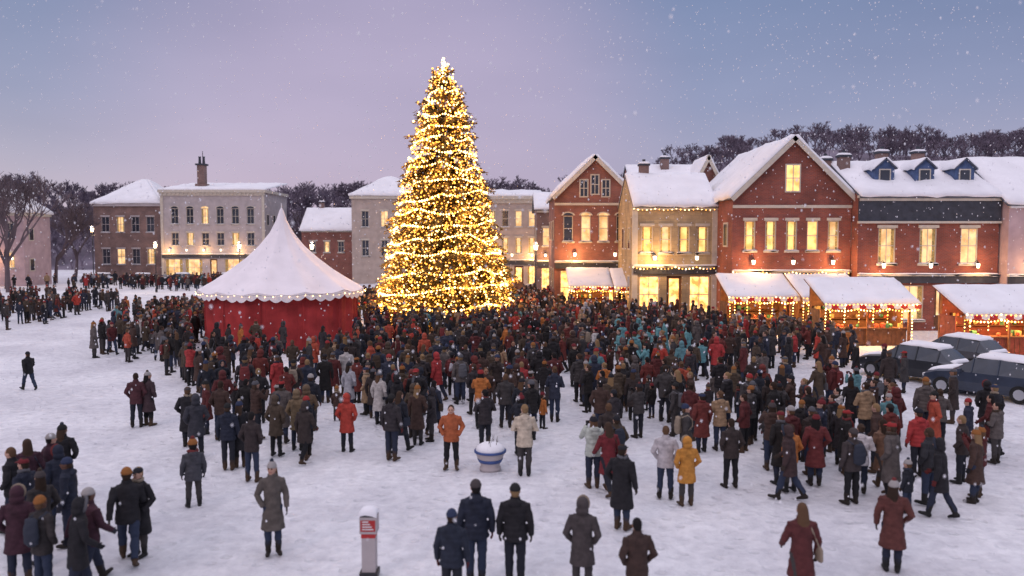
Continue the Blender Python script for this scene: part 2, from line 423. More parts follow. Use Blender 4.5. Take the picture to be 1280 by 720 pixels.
        for a, b, c, d in ((P0,P1,Rb,Ra),(P2,P3,Ra,Rb),(P1,P2,Rb,Rb),(P3,P0,Ra,Ra)):
            rf.add([a, b, c, d] if c != d else [a, b, c], [(0,1,2,3)] if c != d else [(0,1,2)], SL)
            sn.snow(a, b, c, d, .3, .9, X)
        f.box(-.25, W+.25, -.25, -.003, H-.35, H+.08, T)
        f.box(-.25, -.003, 0, D, H-.35, H+.08, T); f.box(W+.003, W+.25, 0, D, H-.35, H+.08, T)
    elif kind == 'flat':
        f.box(-.3, W+.3, -.35, -.003, H-.15, H+.25, T); f.box(-.15, W+.15, -.18, -.003, H-.6, H-.155, T)
        f.box(0, W, 0, .3, H, H+.25, T); f.box(-.3, -.003, 0, D, H-.15, H+.25, T); f.box(W+.003, W+.3, 0, D, H-.15, H+.25, T)
        n = int(W/.6)
        for i in range(n):
            xx = (i+.5)*W/n; f.box(xx-.09, xx+.09, -.30, -.184, H-.42, H-.153, T)
        rf.quad((0,0,H),(W,0,H),(W,D,H),(0,D,H), SL)
        sn.snow((-.25,-.3,H+.25),(W+.25,-.3,H+.25),(W+.25,D,H+.9+rise),(-.25,D,H+.9+rise), .3, .8, X)
    if band:
        z0, z1, bm = band
        f.box(-.04, W+.04, -.14, -.003, z0, z1-.18, M[bm]); f.box(-.12, W+.12, -.26, -.003, z1-.177, z1-.01, T)
        f.box(-.08, W+.08, -.2, -.003, z0-.15, z0-.003, T)
    for (cx, cy, cz, h) in chimneys:
        w.box(cx-.35, cx+.35, cy-.3, cy+.3, cz-1.5, cz+h, M['brick_brown'])
        f.box(cx-.43, cx+.43, cy-.38, cy+.38, cz+h+.002, cz+h+.15, M['trim_dark'])
        f.tube([(cx, cy, cz+h+.15), (cx, cy, cz+h+.5)], [.14, .12], M['trim_dark'], 8)
        sn.snow((cx-.42, cy-.37, cz+h+.155), (cx+.42, cy-.37, cz+h+.155), (cx+.42, cy+.37, cz+h+.155), (cx-.42, cy+.37, cz+h+.155), .15, .3, X, .15)
    if lights:
        lb = MB(); zz = (shop[0]+.0 if shop else H-.4)
        string_lights(lb, [(W*i/4, -.36, zz) for i in range(5)], .24, .055, .14)
        if kind != 'front': string_lights(lb, [(W*i/4, -.44, H-.2) for i in range(5)], .28, .05, .1)
        lb.obj('eave_string_lights', e)
    if wash_lanterns:  # added lanterns and point lights, put in to wash the facade warm
        la = MB(); zl = (shop[0] if shop else 3)+.75; nl = max(2, int(W/2.4))
        for i in range(nl):
            cx = W*(i+.5)/nl
            la.tube([(cx, -.003, zl+.1), (cx, -.3, zl+.2), (cx, -.45, zl+.1)], .02, M['metal'], 5)
            la.tube([(cx, -.45, zl-.28), (cx, -.45, zl)], [.09, .13], M['lamp_white'], 6); la.tube([(cx, -.45, zl), (cx, -.45, zl+.12)], [.16, .03], M['metal'], 6)
            if i % 2 == 0: point('wall_lantern_light', (cx, -1.0, zl-.2), wash_lanterns, parent=e)
        la.obj('wall_lanterns', e)
    w.obj('walls', e); f.obj('window_frames_and_trim', e); g.obj('window_panes', e)
    if rf.v: rf.obj('roof', e)
    if sn.v: sn.obj('roof_snow', e, True)
    return e

L, LS = 'lit', 'lit_soft'
building('brick_shop_building', 22.9, 53.0, 9.3, 10, 8.9, 'brick_red', ('side', 2.5),
         [(4.45, 1.15, 2.35, 3, LS)], trim='trim_cream', shop=(3.7, 4, 'lit_soft'), band=(7.25, 8.95, 'trim_dark'),
         dormers=(2.3, 5.0, 7.7), chimneys=((.4, 3.6, 10.6, 1.2), (3.7, 5, 11.3, .9), (6.3, 5, 11.3, .9)), side_ov=.05, wash_lanterns=100)
building('brick_gable_house', 14.85, 54.0, 8.0, 12, 8.9, 'brick_red', ('front', 3.9),
         [(5.3, .75, 2.0, 5, [L, L, L, L, LS])], trim='trim_cream', shop=(3.9, 4, 'lit_shop'), gablewin=((4.0, 9.3, .85, 1.7, L),),
         chimneys=((7.7, 4.0, 10.2, 1.5),), side_ov=.25, lights=True, wash_lanterns=150)
building('cream_stone_shop', 8.75, 58.0, 6.08, 8, 8.5, 'stone_cream', ('side', 2.4),
         [(5.1, .85, 1.9, 4, [L, LS, L, L])], trim='trim_cream', shop=(4.1, 3, 'lit_shop'), side_ov=.05, lights=True,
         chimneys=((1.4, 4, 10.5, 1.2),), corner=True, wash_lanterns=280)
building('brick_gable_house', 3.5, 66.0, 6.6, 10, 9.6, 'brick_rose', ('front', 3.2),
         [(5.9, .8, 2.1, 4, [None, LS, LS, None], True)], trim='trim_cream', shop=(4.2, 3, 'lit_shop'),
         gablewin=((2.4, 9.6, .55, 1.3, None), (3.3, 9.8, .55, 1.5, None), (4.2, 9.6, .55, 1.3, None)), side_ov=.25, wash_lanterns=240)
building('brick_cross_gable_house', 10.2, 67.0, 7.8, 10, 9.7, 'brick_rose', ('side', 2.8), [(5.9, .8, 1.9, 4, None)],
         crossg=((4.6, 7.6, 12.9),), chimneys=((3.2, 3.8, 11.8, 1.3),), side_ov=.1)
building('pink_rendered_house', 32.35, 52.2, 8, 10, 8.4, 'stucco_pink', ('side', 3.2), [(4.6, 1.0, 2.1, 3, LS, True)], shop=(3.7, 3, 'lit_shop'),
         trim='trim_white', side_ov=.3, wash_lanterns=80)
building('pale_town_hall', -22, 110, 9, 10, 12.0, 'stucco_beige', ('hip', 3.0), [(7.8, 1.0, 2.2, 3, [None, LS]), (3.8, 1.0, 2.2, 3, None)], trim='trim_cream')
building('beige_rendered_building', -3.6, 96, 7.2, 9, 11.0, 'stucco_beige', ('flat', .4), [(7.6, .8, 1.9, 4, [LS, None, LS]), (4.4, .8, 1.9, 4, LS)],
         shop=(3.6, 4, 'lit_shop'), trim='trim_cream', wash_lanterns=220)
building('dark_brick_shop', 2.6, 84, 3.6, 9, 9.2, 'brick_brown', ('side', 1.8), [(5.4, .8, 1.9, 2, LS)], shop=(3.8, 2, 'lit_shop'), wash_lanterns=180)
building('small_brick_house', -31, 118, 9.5, 9, 7.5, 'brick_rose', ('side', 3.2), [(4.2, .9, 1.6, 4, [None, LS, None])], chimneys=((2, 4.5, 10.5, 1.2),))
building('red_brick_cottage', -25, 130, 9, 9, 8.5, 'brick_red', ('side', 3.0), [(4.2, .9, 1.6, 4, LS)])
building('brown_brick_house', -62.6, 120, 10.2, 12, 11.4, 'brick_brown', ('hip', 4.0), [(7.2, 1.2, 2.3, 4, [None, LS, None]), (2.4, 1.2, 2.3, 4, [None, LS, None, LS])], trim='stucco_grey')
th = building('grey_civic_building', -52.3, 119.5, 15.4, 12, 13.2, 'stucco_grey', ('flat', 1.0), [(8.4, 1.1, 2.3, 6, [None, None, LS, None], True), (5.2, 1.1, 1.9, 6, [None, LS, None], False)],
         trim='trim_cream', shop=(3.9, 5, LS), corner=True, wash_lanterns=150)
cup = MB()
cup.box(4.0, 5.6, 3, 4.6, 13, 14.6, M['brick_brown']); cup.box(4.25, 5.35, 3.25, 4.35, 14.6, 17.4, M['brick_brown'])
cup.box(4.05, 5.55, 3.05, 4.55, 17.402, 17.65, M['trim_dark'])
for cx_ in (4.5, 5.1): cup.tube([(cx_, 3.8, 17.65), (cx_, 3.8, 18.6), (cx_, 3.8, 18.75)], [.22, .18, .24], M['trim_dark'], 10)
cup.tube([(4.8, 4.2, 17.6), (4.8, 4.2, 19.6)], .05, M['metal'], 6)
cup.obj('tall_chimney_stack', th)
building('pale_rendered_house', -74, 104, 10.6, 6, 9.5, 'stucco_pink', ('hip', 3.2), [(6.2, 1, 2, 4, [LS, None]), (2.4, 1, 2, 4, [LS, LS, L])], trim='trim_cream', wash_lanterns=150)

# ------------------------------------------------------------------ ground and hills
def ground():
    def axis(bounds):
        out = []
        for a, b, s in bounds:
            out += list(np.arange(a, b, s))
        out.append(bounds[-1][1]); return out
    xs = axis([(-900, -200, 100), (-200, -60, 10), (-60, -20, 1.5), (-20, 20, .22), (20, 60, 1.5), (60, 200, 10), (200, 900, 100)])
    ys = axis([(-60, 6, 6), (6, 34, .22), (34, 70, .9), (70, 160, 5), (160, 1500, 100)])
    vs = []
    for y in ys:
        for x in xs:
            z = 0
            if abs(x) < 60 and 4 < y < 100:
                z = noise.noise(Vector((x*.5, y*.5, 0)))*.04+noise.noise(Vector((x*1.9, y*1.9, 4)))*.035-.018
            vs.append((x, y, z))
    n = len(xs); fs = [(j*n+i, j*n+i+1, (j+1)*n+i+1, (j+1)*n+i) for j in range(len(ys)-1) for i in range(n-1)]
    m, nt, b = newmat('trampled_snow')
    tc = N(nt, 'ShaderNodeTexCoord')
    n1 = N(nt, 'ShaderNodeTexNoise'); n1.inputs['Scale'].default_value = .22; n1.inputs['Detail'].default_value = 8
    n1.inputs['Roughness'].default_value = .6
    n2 = N(nt, 'ShaderNodeTexNoise'); n2.inputs['Scale'].default_value = 3.2; n2.inputs['Detail'].default_value = 8; n2.inputs['Roughness'].default_value = .65
    vo = N(nt, 'ShaderNodeTexVoronoi'); vo.inputs['Scale'].default_value = 2.6; vo.inputs['Randomness'].default_value = 1
    for q in (n1, n2, vo): nt.links.new(tc.outputs['Object'], q.inputs['Vector'])
    r1 = ramp(nt, [(.35, (.88, .88, .90)), (.65, (.66, .655, .69))]); nt.links.new(n1.outputs['Fac'], r1.inputs['Fac'])
    r2 = ramp(nt, [(.3, (.78, .78, .80)), (.65, (1.04, 1.04, 1.04))]); nt.links.new(n2.outputs['Fac'], r2.inputs['Fac'])
    mx = N(nt, 'ShaderNodeMix', data_type='RGBA', blend_type='MULTIPLY'); mx.inputs['Factor'].default_value = 1
    nt.links.new(r1.outputs['Color'], mx.inputs['A']); nt.links.new(r2.outputs['Color'], mx.inputs['B'])
    nt.links.new(mx.outputs['Result'], b.inputs['Base Color']); b.inputs['Roughness'].default_value = .7
    vr = N(nt, 'ShaderNodeMapRange'); vr.inputs['From Min'].default_value = .08; vr.inputs['From Max'].default_value = .3
    nt.links.new(vo.outputs['Distance'], vr.inputs['Value'])
    ad = N(nt, 'ShaderNodeMath', operation='MULTIPLY_ADD'); ad.inputs[1].default_value = .5
    nt.links.new(vr.outputs[0], ad.inputs[0]); nt.links.new(n2.outputs['Fac'], ad.inputs[2])
    bp = N(nt, 'ShaderNodeBump'); bp.inputs['Strength'].default_value = .85; bp.inputs['Distance'].default_value = .15
    nt.links.new(ad.outputs[0], bp.inputs['Height']); nt.links.new(bp.outputs['Normal'], b.inputs['Normal'])
    mb = MB(); mb.v = vs; mb.f = fs; mb.m = [m]*len(fs)
    return mb.obj('snow_ground', smooth=True)
ground()

def ridge(t):
    pts = [(-1.2, 20), (-.65, 18), (-.45, 13), (-.25, 16), (-.1, 16), (.05, 17), (.15, 20), (.22, 27), (.4, 31), (.55, 31), (.8, 28), (1.2, 22)]
    if t <= pts[0][0]: return pts[0][1]
    for (a, b), (c, d) in zip(pts[:-1], pts[1:]):
        if a <= t <= c:
            u = (t-a)/(c-a); return b+(d-b)*u
    return pts[-1][1]
def hillz(x, y):
    u = min(1, max(0, (y-150)/75)); u = u*u*(3-2*u)
    return -1.0+u*(ridge(x/y)+noise.noise(Vector((x*.02, y*.02, 1)))*3)
hb = MB(); vs = []; hx = np.arange(-320, 321, 8); hy = np.arange(146, 330, 8)
for y in hy:
    for x in hx: vs.append((x, y, hillz(x, y)))
n = len(hx); hb.v = vs; hb.f = [(j*n+i, j*n+i+1, (j+1)*n+i+1, (j+1)*n+i) for j in range(len(hy)-1) for i in range(n-1)]
hb.m = [mat('hill_undergrowth', (.22, .19, .24), 1, .06, .35, .3, 1)]*len(hb.f); hb.obj('wooded_hill', smooth=True)  # hill colour lightened to carry the distance haze

def bare_tree(seed, mt, depth=5, thick=.02, h=4.0):
    rr = random.Random(seed); mb = MB()
    def grow(p, d, ln, r, k):
        q = p+d*ln*.5+Vector((rr.uniform(-1, 1), rr.uniform(-1, 1), 0))*ln*.05; e = q+(d+Vector((rr.uniform(-.2, .2), rr.uniform(-.2, .2), .1))).normalized()*ln*.5
        mb.tube([p, q, e], [r, r*.85, r*.62], mt, 5 if k == depth else 3, False)
        if k == 0: return
        nn = 3 if k > 1 else 4
        for i in range(nn):
            a = rr.uniform(0, 6.28); tilt = rr.uniform(.35, .95)
            ref = Vector((math.cos(a), math.sin(a), rr.uniform(-.1, .5)))
            nd = (d*(1-tilt*.5)+ref*tilt*.75+Vector((0, 0, .12))).normalized()
            grow(p.lerp(e, rr.uniform(.55, 1)) if i else e, nd, ln*rr.uniform(.6, .82), max(r*.6, thick), k-1)
    grow(Vector((0, 0, -.3)), Vector((0, 0, 1)), h, .22, depth)
    return mb
hp = empty('distant_bare_trees')
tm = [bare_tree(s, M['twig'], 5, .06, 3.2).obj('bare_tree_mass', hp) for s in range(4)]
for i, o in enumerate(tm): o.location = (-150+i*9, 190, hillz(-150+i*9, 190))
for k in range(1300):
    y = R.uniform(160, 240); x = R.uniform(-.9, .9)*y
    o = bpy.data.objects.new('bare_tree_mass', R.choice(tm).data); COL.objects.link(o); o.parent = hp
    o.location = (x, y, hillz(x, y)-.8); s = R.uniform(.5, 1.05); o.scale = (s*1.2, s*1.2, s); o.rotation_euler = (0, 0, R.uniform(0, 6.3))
for (x, y, s, sd) in ((-58, 92, 1.5, 21), (-62, 98, 1.5, 22), (-70, 128, 1.3, 23), (-34, 126, 1.0, 24), (-36, 133, 1.1, 25), (-9, 118, 1.2, 26), (-64, 112, 1.2, 27), (-28, 138, 1.2, 28)):
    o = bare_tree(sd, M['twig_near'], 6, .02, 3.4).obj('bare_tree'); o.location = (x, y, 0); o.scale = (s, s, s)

# ------------------------------------------------------------------ Christmas tree
TX, TY, TH = -4.75, 56.0, 18.3
def tr(z):
    s = max(0, (TH-z)/TH); return 4.9*s**.74
ct = empty('christmas_tree', (TX, TY, 0))
tb = MB(); tb.tube([(0, 0, -.2), (0, 0, 6), (.05, 0, 12), (0, 0, TH-.1)], [.32, .24, .13, .03], M['bark'], 10)
V = []; F = []
rng = np.random.default_rng(5)
tips = []; mids = []
nb = 2000
for i in range(nb):
    z = TH*(1-math.sqrt(rng.uniform(.0008, .97))); z = max(.5, z+rng.uniform(-.1, .1))
    a = rng.uniform(0, 2*math.pi); ln = tr(z)*rng.uniform(.70, 1.16)*(1+.07*math.sin(z*1.9+3*math.sin(a*2)+a)) + .10
    up = rng.uniform(.0, .22) if z < 12 else rng.uniform(.15, .7)
    d = Vector((math.cos(a), math.sin(a), 0)); p0 = Vector((0, 0, z))
    P = lambda u: p0+d*ln*u+Vector((0, 0, up*ln*u-ln*.30*u*u*(1 if z < 13 else .2)))
    if i % 3 == 0: tb.tube([P(0), P(.5), P(1)], [.045, .03, .01], M['bark'], 3, False)
    tips.append(P(1)); mids.append(P(rng.uniform(.55, .95))); mids.append(P(rng.uniform(.7, 1.0)))
    ns = int(6+ln*4.5)
    for k in range(ns):
        u = .25+.77*(k+rng.uniform(0, 1))/ns; c = P(u)
        side = Vector((-d.y, d.x, 0))
        for sg in (-1, 1):
            L0 = (.22+.30*(1-u)+.10)*rng.uniform(.7, 1.25)*min(1, .45+ln*.2)
            dr = (d*.75+side*sg*rng.uniform(.5, 1.1)+Vector((0, 0, rng.uniform(-.35, .25)))).normalized()
            wv = dr.cross(Vector((0, 0, 1))).normalized()*.055*rng.uniform(.7, 1.6)+Vector((0, 0, rng.uniform(-.05, .05)))
            o = len(V); e = c+dr*L0
            V += [tuple(c), tuple(c+dr*L0*.45+wv), tuple(e), tuple(c+dr*L0*.45-wv)]; F.append((o, o+1, o+2, o+3))
            cc = c+Vector((rng.uniform(-.1, .1), rng.uniform(-.1, .1), rng.uniform(-.14, .1)))
            ee = cc+(dr+Vector((0, 0, -.3))).normalized()*L0*.7; ww = Vector((0, 0, .05))
            o = len(V); V += [tuple(cc), tuple(cc.lerp(ee, .5)+ww), tuple(ee), tuple(cc.lerp(ee, .5)-ww)]; F.append((o, o+1, o+2, o+3))
fm = MB(); fm.v = V; fm.f = F; fm.m = [M['needles']]*len(F); fm.obj('needle_sprays', ct)
tb.obj('trunk_and_limbs', ct)
lb = MB(); TW, TA = M['tree_bulb_w'], M['tree_bulb_a']
ang = 0; z = .8
while z < TH-.3:
    r = (tr(z)+.08)*(1+.07*noise.noise(Vector((math.cos(ang)*2, math.sin(ang)*2, z))))
    zz = z-.22*abs(math.sin(ang*3.1+z))+.45*noise.noise(Vector((math.cos(ang)*1.5, math.sin(ang)*1.5, z*.5)))
    lb.octa((r*math.cos(ang), r*math.sin(ang), zz), R.uniform(.05, .10), TW if R.random() < .7 else TA)
    ang += .19/max(r, .3); z += (.19/max(r, .3))/(2*math.pi)*(.75+.45*(1-z/TH))
for t_ in tips:
    f_ = R.uniform(.85, 1.02)
    lb.octa((t_.x*f_, t_.y*f_, t_.z+R.uniform(-.1, .15)), R.uniform(.045, .085), TW if R.random() < .45 else TA)
for t_ in mids: lb.octa((t_.x, t_.y, t_.z+.05), R.uniform(.04, .075), TA)
for i in range(3600):
    zz = TH*(1-math.sqrt(R.uniform(.001, .96))); a = R.uniform(0, 6.283); r = tr(zz)*R.uniform(.80, 1.06)
    lb.octa((r*math.cos(a), r*math.sin(a), zz), R.uniform(.035, .075), TW if R.random() < .25 else TA)
for i in range(40): lb.octa((R.gauss(0, .06), R.gauss(0, .06), TH-.7+R.random()*.95), R.uniform(.04, .07), TW)
lb.obj('fairy_lights', ct)
k = 0
for zz in (.9, 3.0, 5.2, 7.6, 10.2, 12.8, 15.4):
    nn = max(2, int(tr(zz)*1.8))
    for i in range(nn):
        a = 2*math.pi*(i+.37*k)/nn; r = tr(zz)+.45; k += 1
        point('fairy_light_glow', (r*math.cos(a), r*math.sin(a), zz), 170 if zz < 12 else 100, (1, .47, .13), ct, .3)

# ------------------------------------------------------------------ marquee tent
tx, ty = -13.5, 47.0
te = empty('marquee_tent', (tx, ty, 0))
n = 96; tw = MB(); ns = 12
rings = []
for z in (0.0, 1.5, 3.05):
    rings.append([( (4.25+.06*math.sin(j*2*math.pi/n*n/4)+.03*math.sin(j*.7))*math.cos(2*math.pi*j/n), (4.25+.06*math.sin(j*2*math.pi/n*n/4)+.03*math.sin(j*.7))*math.sin(2*math.pi*j/n), z) for j in range(n)])
vs = sum(rings, []); tw.add(vs, [(i*n+j, i*n+(j+1) % n, (i+1)*n+(j+1) % n, (i+1)*n+j) for i in range(2) for j in range(n)], M['canvas_red'])
tw.obj('red_side_walls', te)
rf = MB(); n = 72
prof = [(0, 7.95), (.12, 7.75), (.3, 7.2), (.7, 6.45), (1.3, 5.7), (2.1, 4.95), (3.0, 4.3), (3.9, 3.72), (4.75, 3.22)]
vs = []
for r_, z_ in prof:
    for j in range(n):
        a = 2*math.pi*j/n; c = abs(math.sin(a*ns/2)); rr_ = r_*(1-.035*c); vs.append((rr_*math.cos(a), rr_*math.sin(a), z_-.18*c*r_/4.75+noise.noise(Vector((r_*math.cos(a)*.8, r_*math.sin(a)*.8, z_)))*.06))
k = len(prof)
rf.add(vs, [(i*n+j, (i+1)*n+j, (i+1)*n+(j+1) % n, i*n+(j+1) % n) for i in range(k-1) for j in range(n)], M['canvas'])
rf.obj('peaked_roof', te, True)
va = MB(); vs = []
for z_ in (0, 1):
    for j in range(288):
        a = 2*math.pi*j/288; c = abs(math.sin(a*ns/2)); rr_ = 4.76*(1-.035*c); zt = 3.22-.18*c
        if z_: zt -= .26+.14*abs(math.sin(a*24)); rr_ += .02
        vs.append((rr_*math.cos(a), rr_*math.sin(a), zt))
va.add(vs, [(j, 288+j, 288+(j+1) % 288, (j+1) % 288) for j in range(288)], M['canvas']); va.obj('scalloped_valance', te)
po = MB()
for j in range(ns):
    a = 2*math.pi*j/ns; po.tube([(4.36*math.cos(a), 4.36*math.sin(a), 0), (4.36*math.cos(a), 4.36*math.sin(a), 3.2)], .03, M['canvas_red'], 8)
po.tube([(0, 0, 0), (0, 0, 8.15)], [.06, .03], M['trim_white'], 8)
po.obj('poles', te)
lt = MB(); string_lights(lt, [(4.82*math.cos(2*math.pi*j/24), 4.82*math.sin(2*math.pi*j/24), 3.1) for j in range(25)], .32, .028, .08, ('bulb_w',)); lt.obj('string_lights', te)

# ------------------------------------------------------------------ market stalls
def stall(x, y, W, D=2.6, H=2.6, rise=1.1, rot=0, col='wood', power=60):
    e = empty('market_stall', (x, y, 0), rot); b = MB(); s = MB(); g = MB()
    for px in (0.1, W-.1):
        for py in (0.1, D-.1): b.box(px-.06, px+.06, py-.06, py+.06, 0, H+(rise if py > 1 else 0)-.05, M['wood'])
    npost = int(W/2.2)
    for i in range(1, npost):
        px = W*i/npost; b.box(px-.05, px+.05, .05, .15, 0, H-.05, M['wood'])
    b.box(.17, W-.17, .25, .32, 0, .95, M[col]); b.box(.0, W, .12, .75, .953, 1.02, M['wood'])
    nn = int(W/.28)
    for i in range(nn): b.box(.2+i*(W-.4)/nn, .2+i*(W-.4)/nn+.02, .225, .247, .02, .93, M['wood'])
    b.box(.05, W-.05, D-.04, D, 0, H+rise-.1, M[col])
    for sx in (0.04, W-.1): b.box(sx, sx+.05, .9, D-.2, 0, 2.0, M[col])
    for zz in (1.35, 1.85): b.box(.2, W-.2, D-.4, D-.05, zz, zz+.04, M['wood'])
    for i in range(int(W*7)):
        px = R.uniform(.3, W-.3); zz = R.choice((1.39, 1.89, 1.02)); py = D-.22 if zz > 1.1 else R.uniform(.25, .65); sz = R.uniform(.06, .13)
        m_ = M[R.choice(('goods_a', 'goods_b', 'goods_c'))]
        if R.random() < .5: g.ell((px, py, zz+sz), sz, m_, 8, 6)
        else: g.box(px-sz, px+sz, py-sz, py+sz, zz+.003, zz+sz*2.2, m_)
    a, b_, c, d = (-.25, -.55, H-.18), (W+.25, -.55, H-.18), (W+.25, D+.15, H+rise), (-.25, D+.15, H+rise)
    b.slab(a, b_, c, d, .06, M[col]); s.snow(a, b_, c, d, .22, .3, x)
    nsc = int(W/.35)
    for i in range(nsc):
        x0 = -.25+i*(W+.5)/nsc; x1 = x0+(W+.5)/nsc
        b.add([(x0, -.56, H-.2), (x1, -.56, H-.2), (x1, -.57, H-.38), ((x0+x1)/2, -.57, H-.47), (x0, -.57, H-.38)], [(0,4,3,2,1)], M['redpaint'] if i % 2 else M['trim_white'])
    string_lights(g, [(-.2+i*(W+.4)/3, -.62, H-.4) for i in range(4)], .17, .055, .1)
    string_lights(g, [(-.2+i*(W+.4)/3, -.60, H-.12) for i in range(4)], .22, .045, .05)
    for px in (0, W): string_lights(g, [(px, -.05, .3), (px, -.05, H-.3)], .17, .045)
    for i in range(max(1, int(W/.8))):
        px = (i+.5)*W/max(1, int(W/.8)); string_lights(g, [(px, .3, H-.25), (px, .32, 1.2)], .17, .045)
    for i in range(max(1, int(W/2.2))):
        px = (i+.5)*W/max(1, int(W/2.2))
        g.tube([(px, 1.2, H+.1), (px, 1.2, H-.25)], .012, M['metal'], 4); g.ell((px, 1.2, H-.33), .11, M['lamp_white'], 10, 8)
        point('stall_lamp', (px, .1, H-.5), power, parent=e)
    b.obj('frame_and_counter', e); s.obj('awning_snow', e, True); g.obj('goods_and_lights', e)
stall(13.8, 50.5, 4.0, power=380); stall(18.2, 49.8, 3.6, power=380)
stall(17.7, 45.0, 4.9, power=330)
stall(23.3, 41.0, 4.8, col='wood_red', power=330, H=2.4)
stall(4.6, 62.0, 3.0, power=380); stall(8.0, 61, 2.6, power=380)

# ------------------------------------------------------------------ street lamps, bins, cars
def lamp(x, y, h=4.6, p=60):
    e = empty('street_lamp', (x, y, 0)); b = MB()
    b.tube([(0,0,0),(0,0,.5),(0,0,.6),(0,0,h)], [.14,.12,.06,.045], M['metal'], 10)
    b.tube([(0,0,h),(0,0,h+.1)], [.05,.16], M['metal'], 8); b.tube([(0,0,h+.1),(0,0,h+.55)], [.15,.22], M['lamp_white'], 6)
    b.tube([(0,0,h+.55),(0,0,h+.8)], [.28,.05], M['metal'], 6); b.ell((0,0,h+.85), .06, M['metal'], 6, 5)
    b.tube([(-.35,0,h-.35),(.35,0,h-.35)], .02, M['metal'], 6)
    b.obj('post_and_lantern', e); s = MB(); s.ell((0,0,h+.76), (.2,.2,.1), M['snow']); s.obj('snow_cap', e, True)
    point('lantern_light', (0, -.4, h+.3), p, (1, .70, .42), e)
lamp(-55, 105, 7, 300); lamp(-41, 92, 5, 250); lamp(-30, 88, 5, 250); lamp(-20, 80, 5, 200); lamp(2.2, 74, 5, 200)

def car(x, y, rot, col):
    e = empty('parked_car', (x, y, 0), rot); b = MB(); C = M[col]; G = M['glass_dark']
    S = [(-2.2,.70,.42,.62,.66,.58),(-2.13,.83,.30,.86,.90,.70),(-1.95,.88,.25,.92,.99,.74),(-1.5,.9,.24,.95,1.40,.62),(-.6,.91,.22,.95,1.50,.65),
         (.3,.91,.22,.95,1.46,.63),(1.0,.9,.22,.93,.99,.74),(1.6,.88,.24,.86,.91,.72),(2.05,.82,.28,.70,.76,.65),(2.2,.68,.4,.55,.6,.52)]
    vs = []; K = 10
    for (yy, hw, zb, zs, zt, hr) in S:
        half = [(hw*.88, zb), (hw, (zb+zs)/2), (hw*.98, zs), (hr, zt), (hr*.5, zt+.035)]
        ringp = [(q[0], yy, q[1]) for q in half]+[(-q[0], yy, q[1]) for q in reversed(half)]
        vs += ringp
    for i in range(len(S)-1):
        for j in range(K):
            j2 = (j+1) % K; m_ = C
            if j in (2, 6) and 2 <= i <= 5: m_ = G
            if j in (3, 4, 5) and i in (2, 5): m_ = G
            b.add([vs[i*K+j], vs[i*K+j2], vs[(i+1)*K+j2], vs[(i+1)*K+j]], [(0, 1, 2, 3)], m_)
    b.add(vs[:K], [tuple(range(K))], C); b.add(vs[-K:], [tuple(range(K-1, -1, -1))], C)
    for sx in (-1, 1):
        for (i, j) in ((3, 3),(4, 3),(5, 3)):
            yy, hw, zb, zs, zt, hr = S[i]; b.tube([(sx*hw*.985, yy, zs), (sx*(hr+.01), yy, zt)], .035, C, 5)
        for yy in (-1.35, 1.35):
            b.tube([(sx*.70, yy, .33), (sx*.93, yy, .33)], .33, M['rubber'], 20); b.tube([(sx*.925, yy, .33), (sx*.94, yy, .33)], .2, M['chrome'], 12)
        b.box(*(sorted((sx*.45, sx*.72))), 2.08, 2.16, .58, .70, M['trim_white']); b.box(*(sorted((sx*.52, sx*.80))), -2.2, -2.12, .66, .84, M['redpaint'])
        b.box(*(sorted((sx*.93, sx*1.08))), .62, .74, .95, 1.08, C)
    b.obj('body', e); s = MB()
    s.snow((-.58,-1.45,1.46),(.58,-1.45,1.46),(.58,.25,1.50),(-.58,.25,1.50), .16, .3, x, .2)
    s.snow((-.66,1.05,.99),(.66,1.05,.99),(.6,2.0,.80),(-.6,2.0,.80), .1, .3, x, .2)
    s.snow((-.62,-2.1,.93),(.62,-2.1,.93),(.62,-1.9,1.02),(-.62,-1.9,1.02), .1, .2, x, .1)
    s.obj('snow_on_car', e, True)
car(17.4, 34.5, math.radians(35), 'car_black'); car(18.4, 30.6, math.radians(40), 'car_blue'); car(20.9, 37.5, math.radians(30), 'car_grey')
for i, (x, y, c) in enumerate(((-56, 108, 'car_grey'), (-50, 107, 'car_red'), (-45, 107.5, 'car_black'), (-39, 108, 'car_blue'), (-33, 109, 'car_red'))):
    car(x, y, math.radians(88+i*2), c)

pl = empty('snow_covered_planter', (-.57, 20.6, 0)); b = MB()
b.tube([(0,0,0),(0,0,.08),(0,0,.12),(0,0,.42),(0,0,.48)], [.28,.28,.24,.37,.40], M['stucco_grey'], 24)
b.tube([(0,0,.22),(0,0,.31)], [.298,.338], M['blue'], 24); b.tube([(0,0,.48),(0,0,.53)], [.42,.42], M['blue'], 24)
b.obj('bowl', pl, True); b = MB(); b.ell((0,0,.54), (.38,.38,.20), M['snow'], 20, 10)
for i in range(14):
    a = R.uniform(0, 6.28); r_ = R.uniform(.03, .25); b.tube([(r_*math.cos(a), r_*math.sin(a), .6), (r_*1.3*math.cos(a), r_*1.3*math.sin(a), R.uniform(.78, .95))], [.010, .003], M['bark'], 4)
b.obj('snow_and_twigs', pl, True)
bo = empty('information_post', (-2.55, 14.0, 0)); b = MB()
b.box(-.16, .16, -.16, .16, 0, .1, M['metal']); b.box(-.12, .12, -.12, .12, .1, .72, M['stucco_grey']); b.box(-.125, .125, -.126, .126, .723, .80, M['redpaint'])
b.box(-.15, .15, -.14, .14, .803, 1.10, M['stucco_grey']); b.box(-.13, .13, -.147, -.142, .85, 1.05, M['redpaint']); b.box(-.14, .14, -.13, .13, 1.103, 1.15, M['metal'])
for k in range(4): b.box(-.10, .10-.03*k, -.151, -.148, .88+k*.045, .90+k*.045, M['trim_white'])
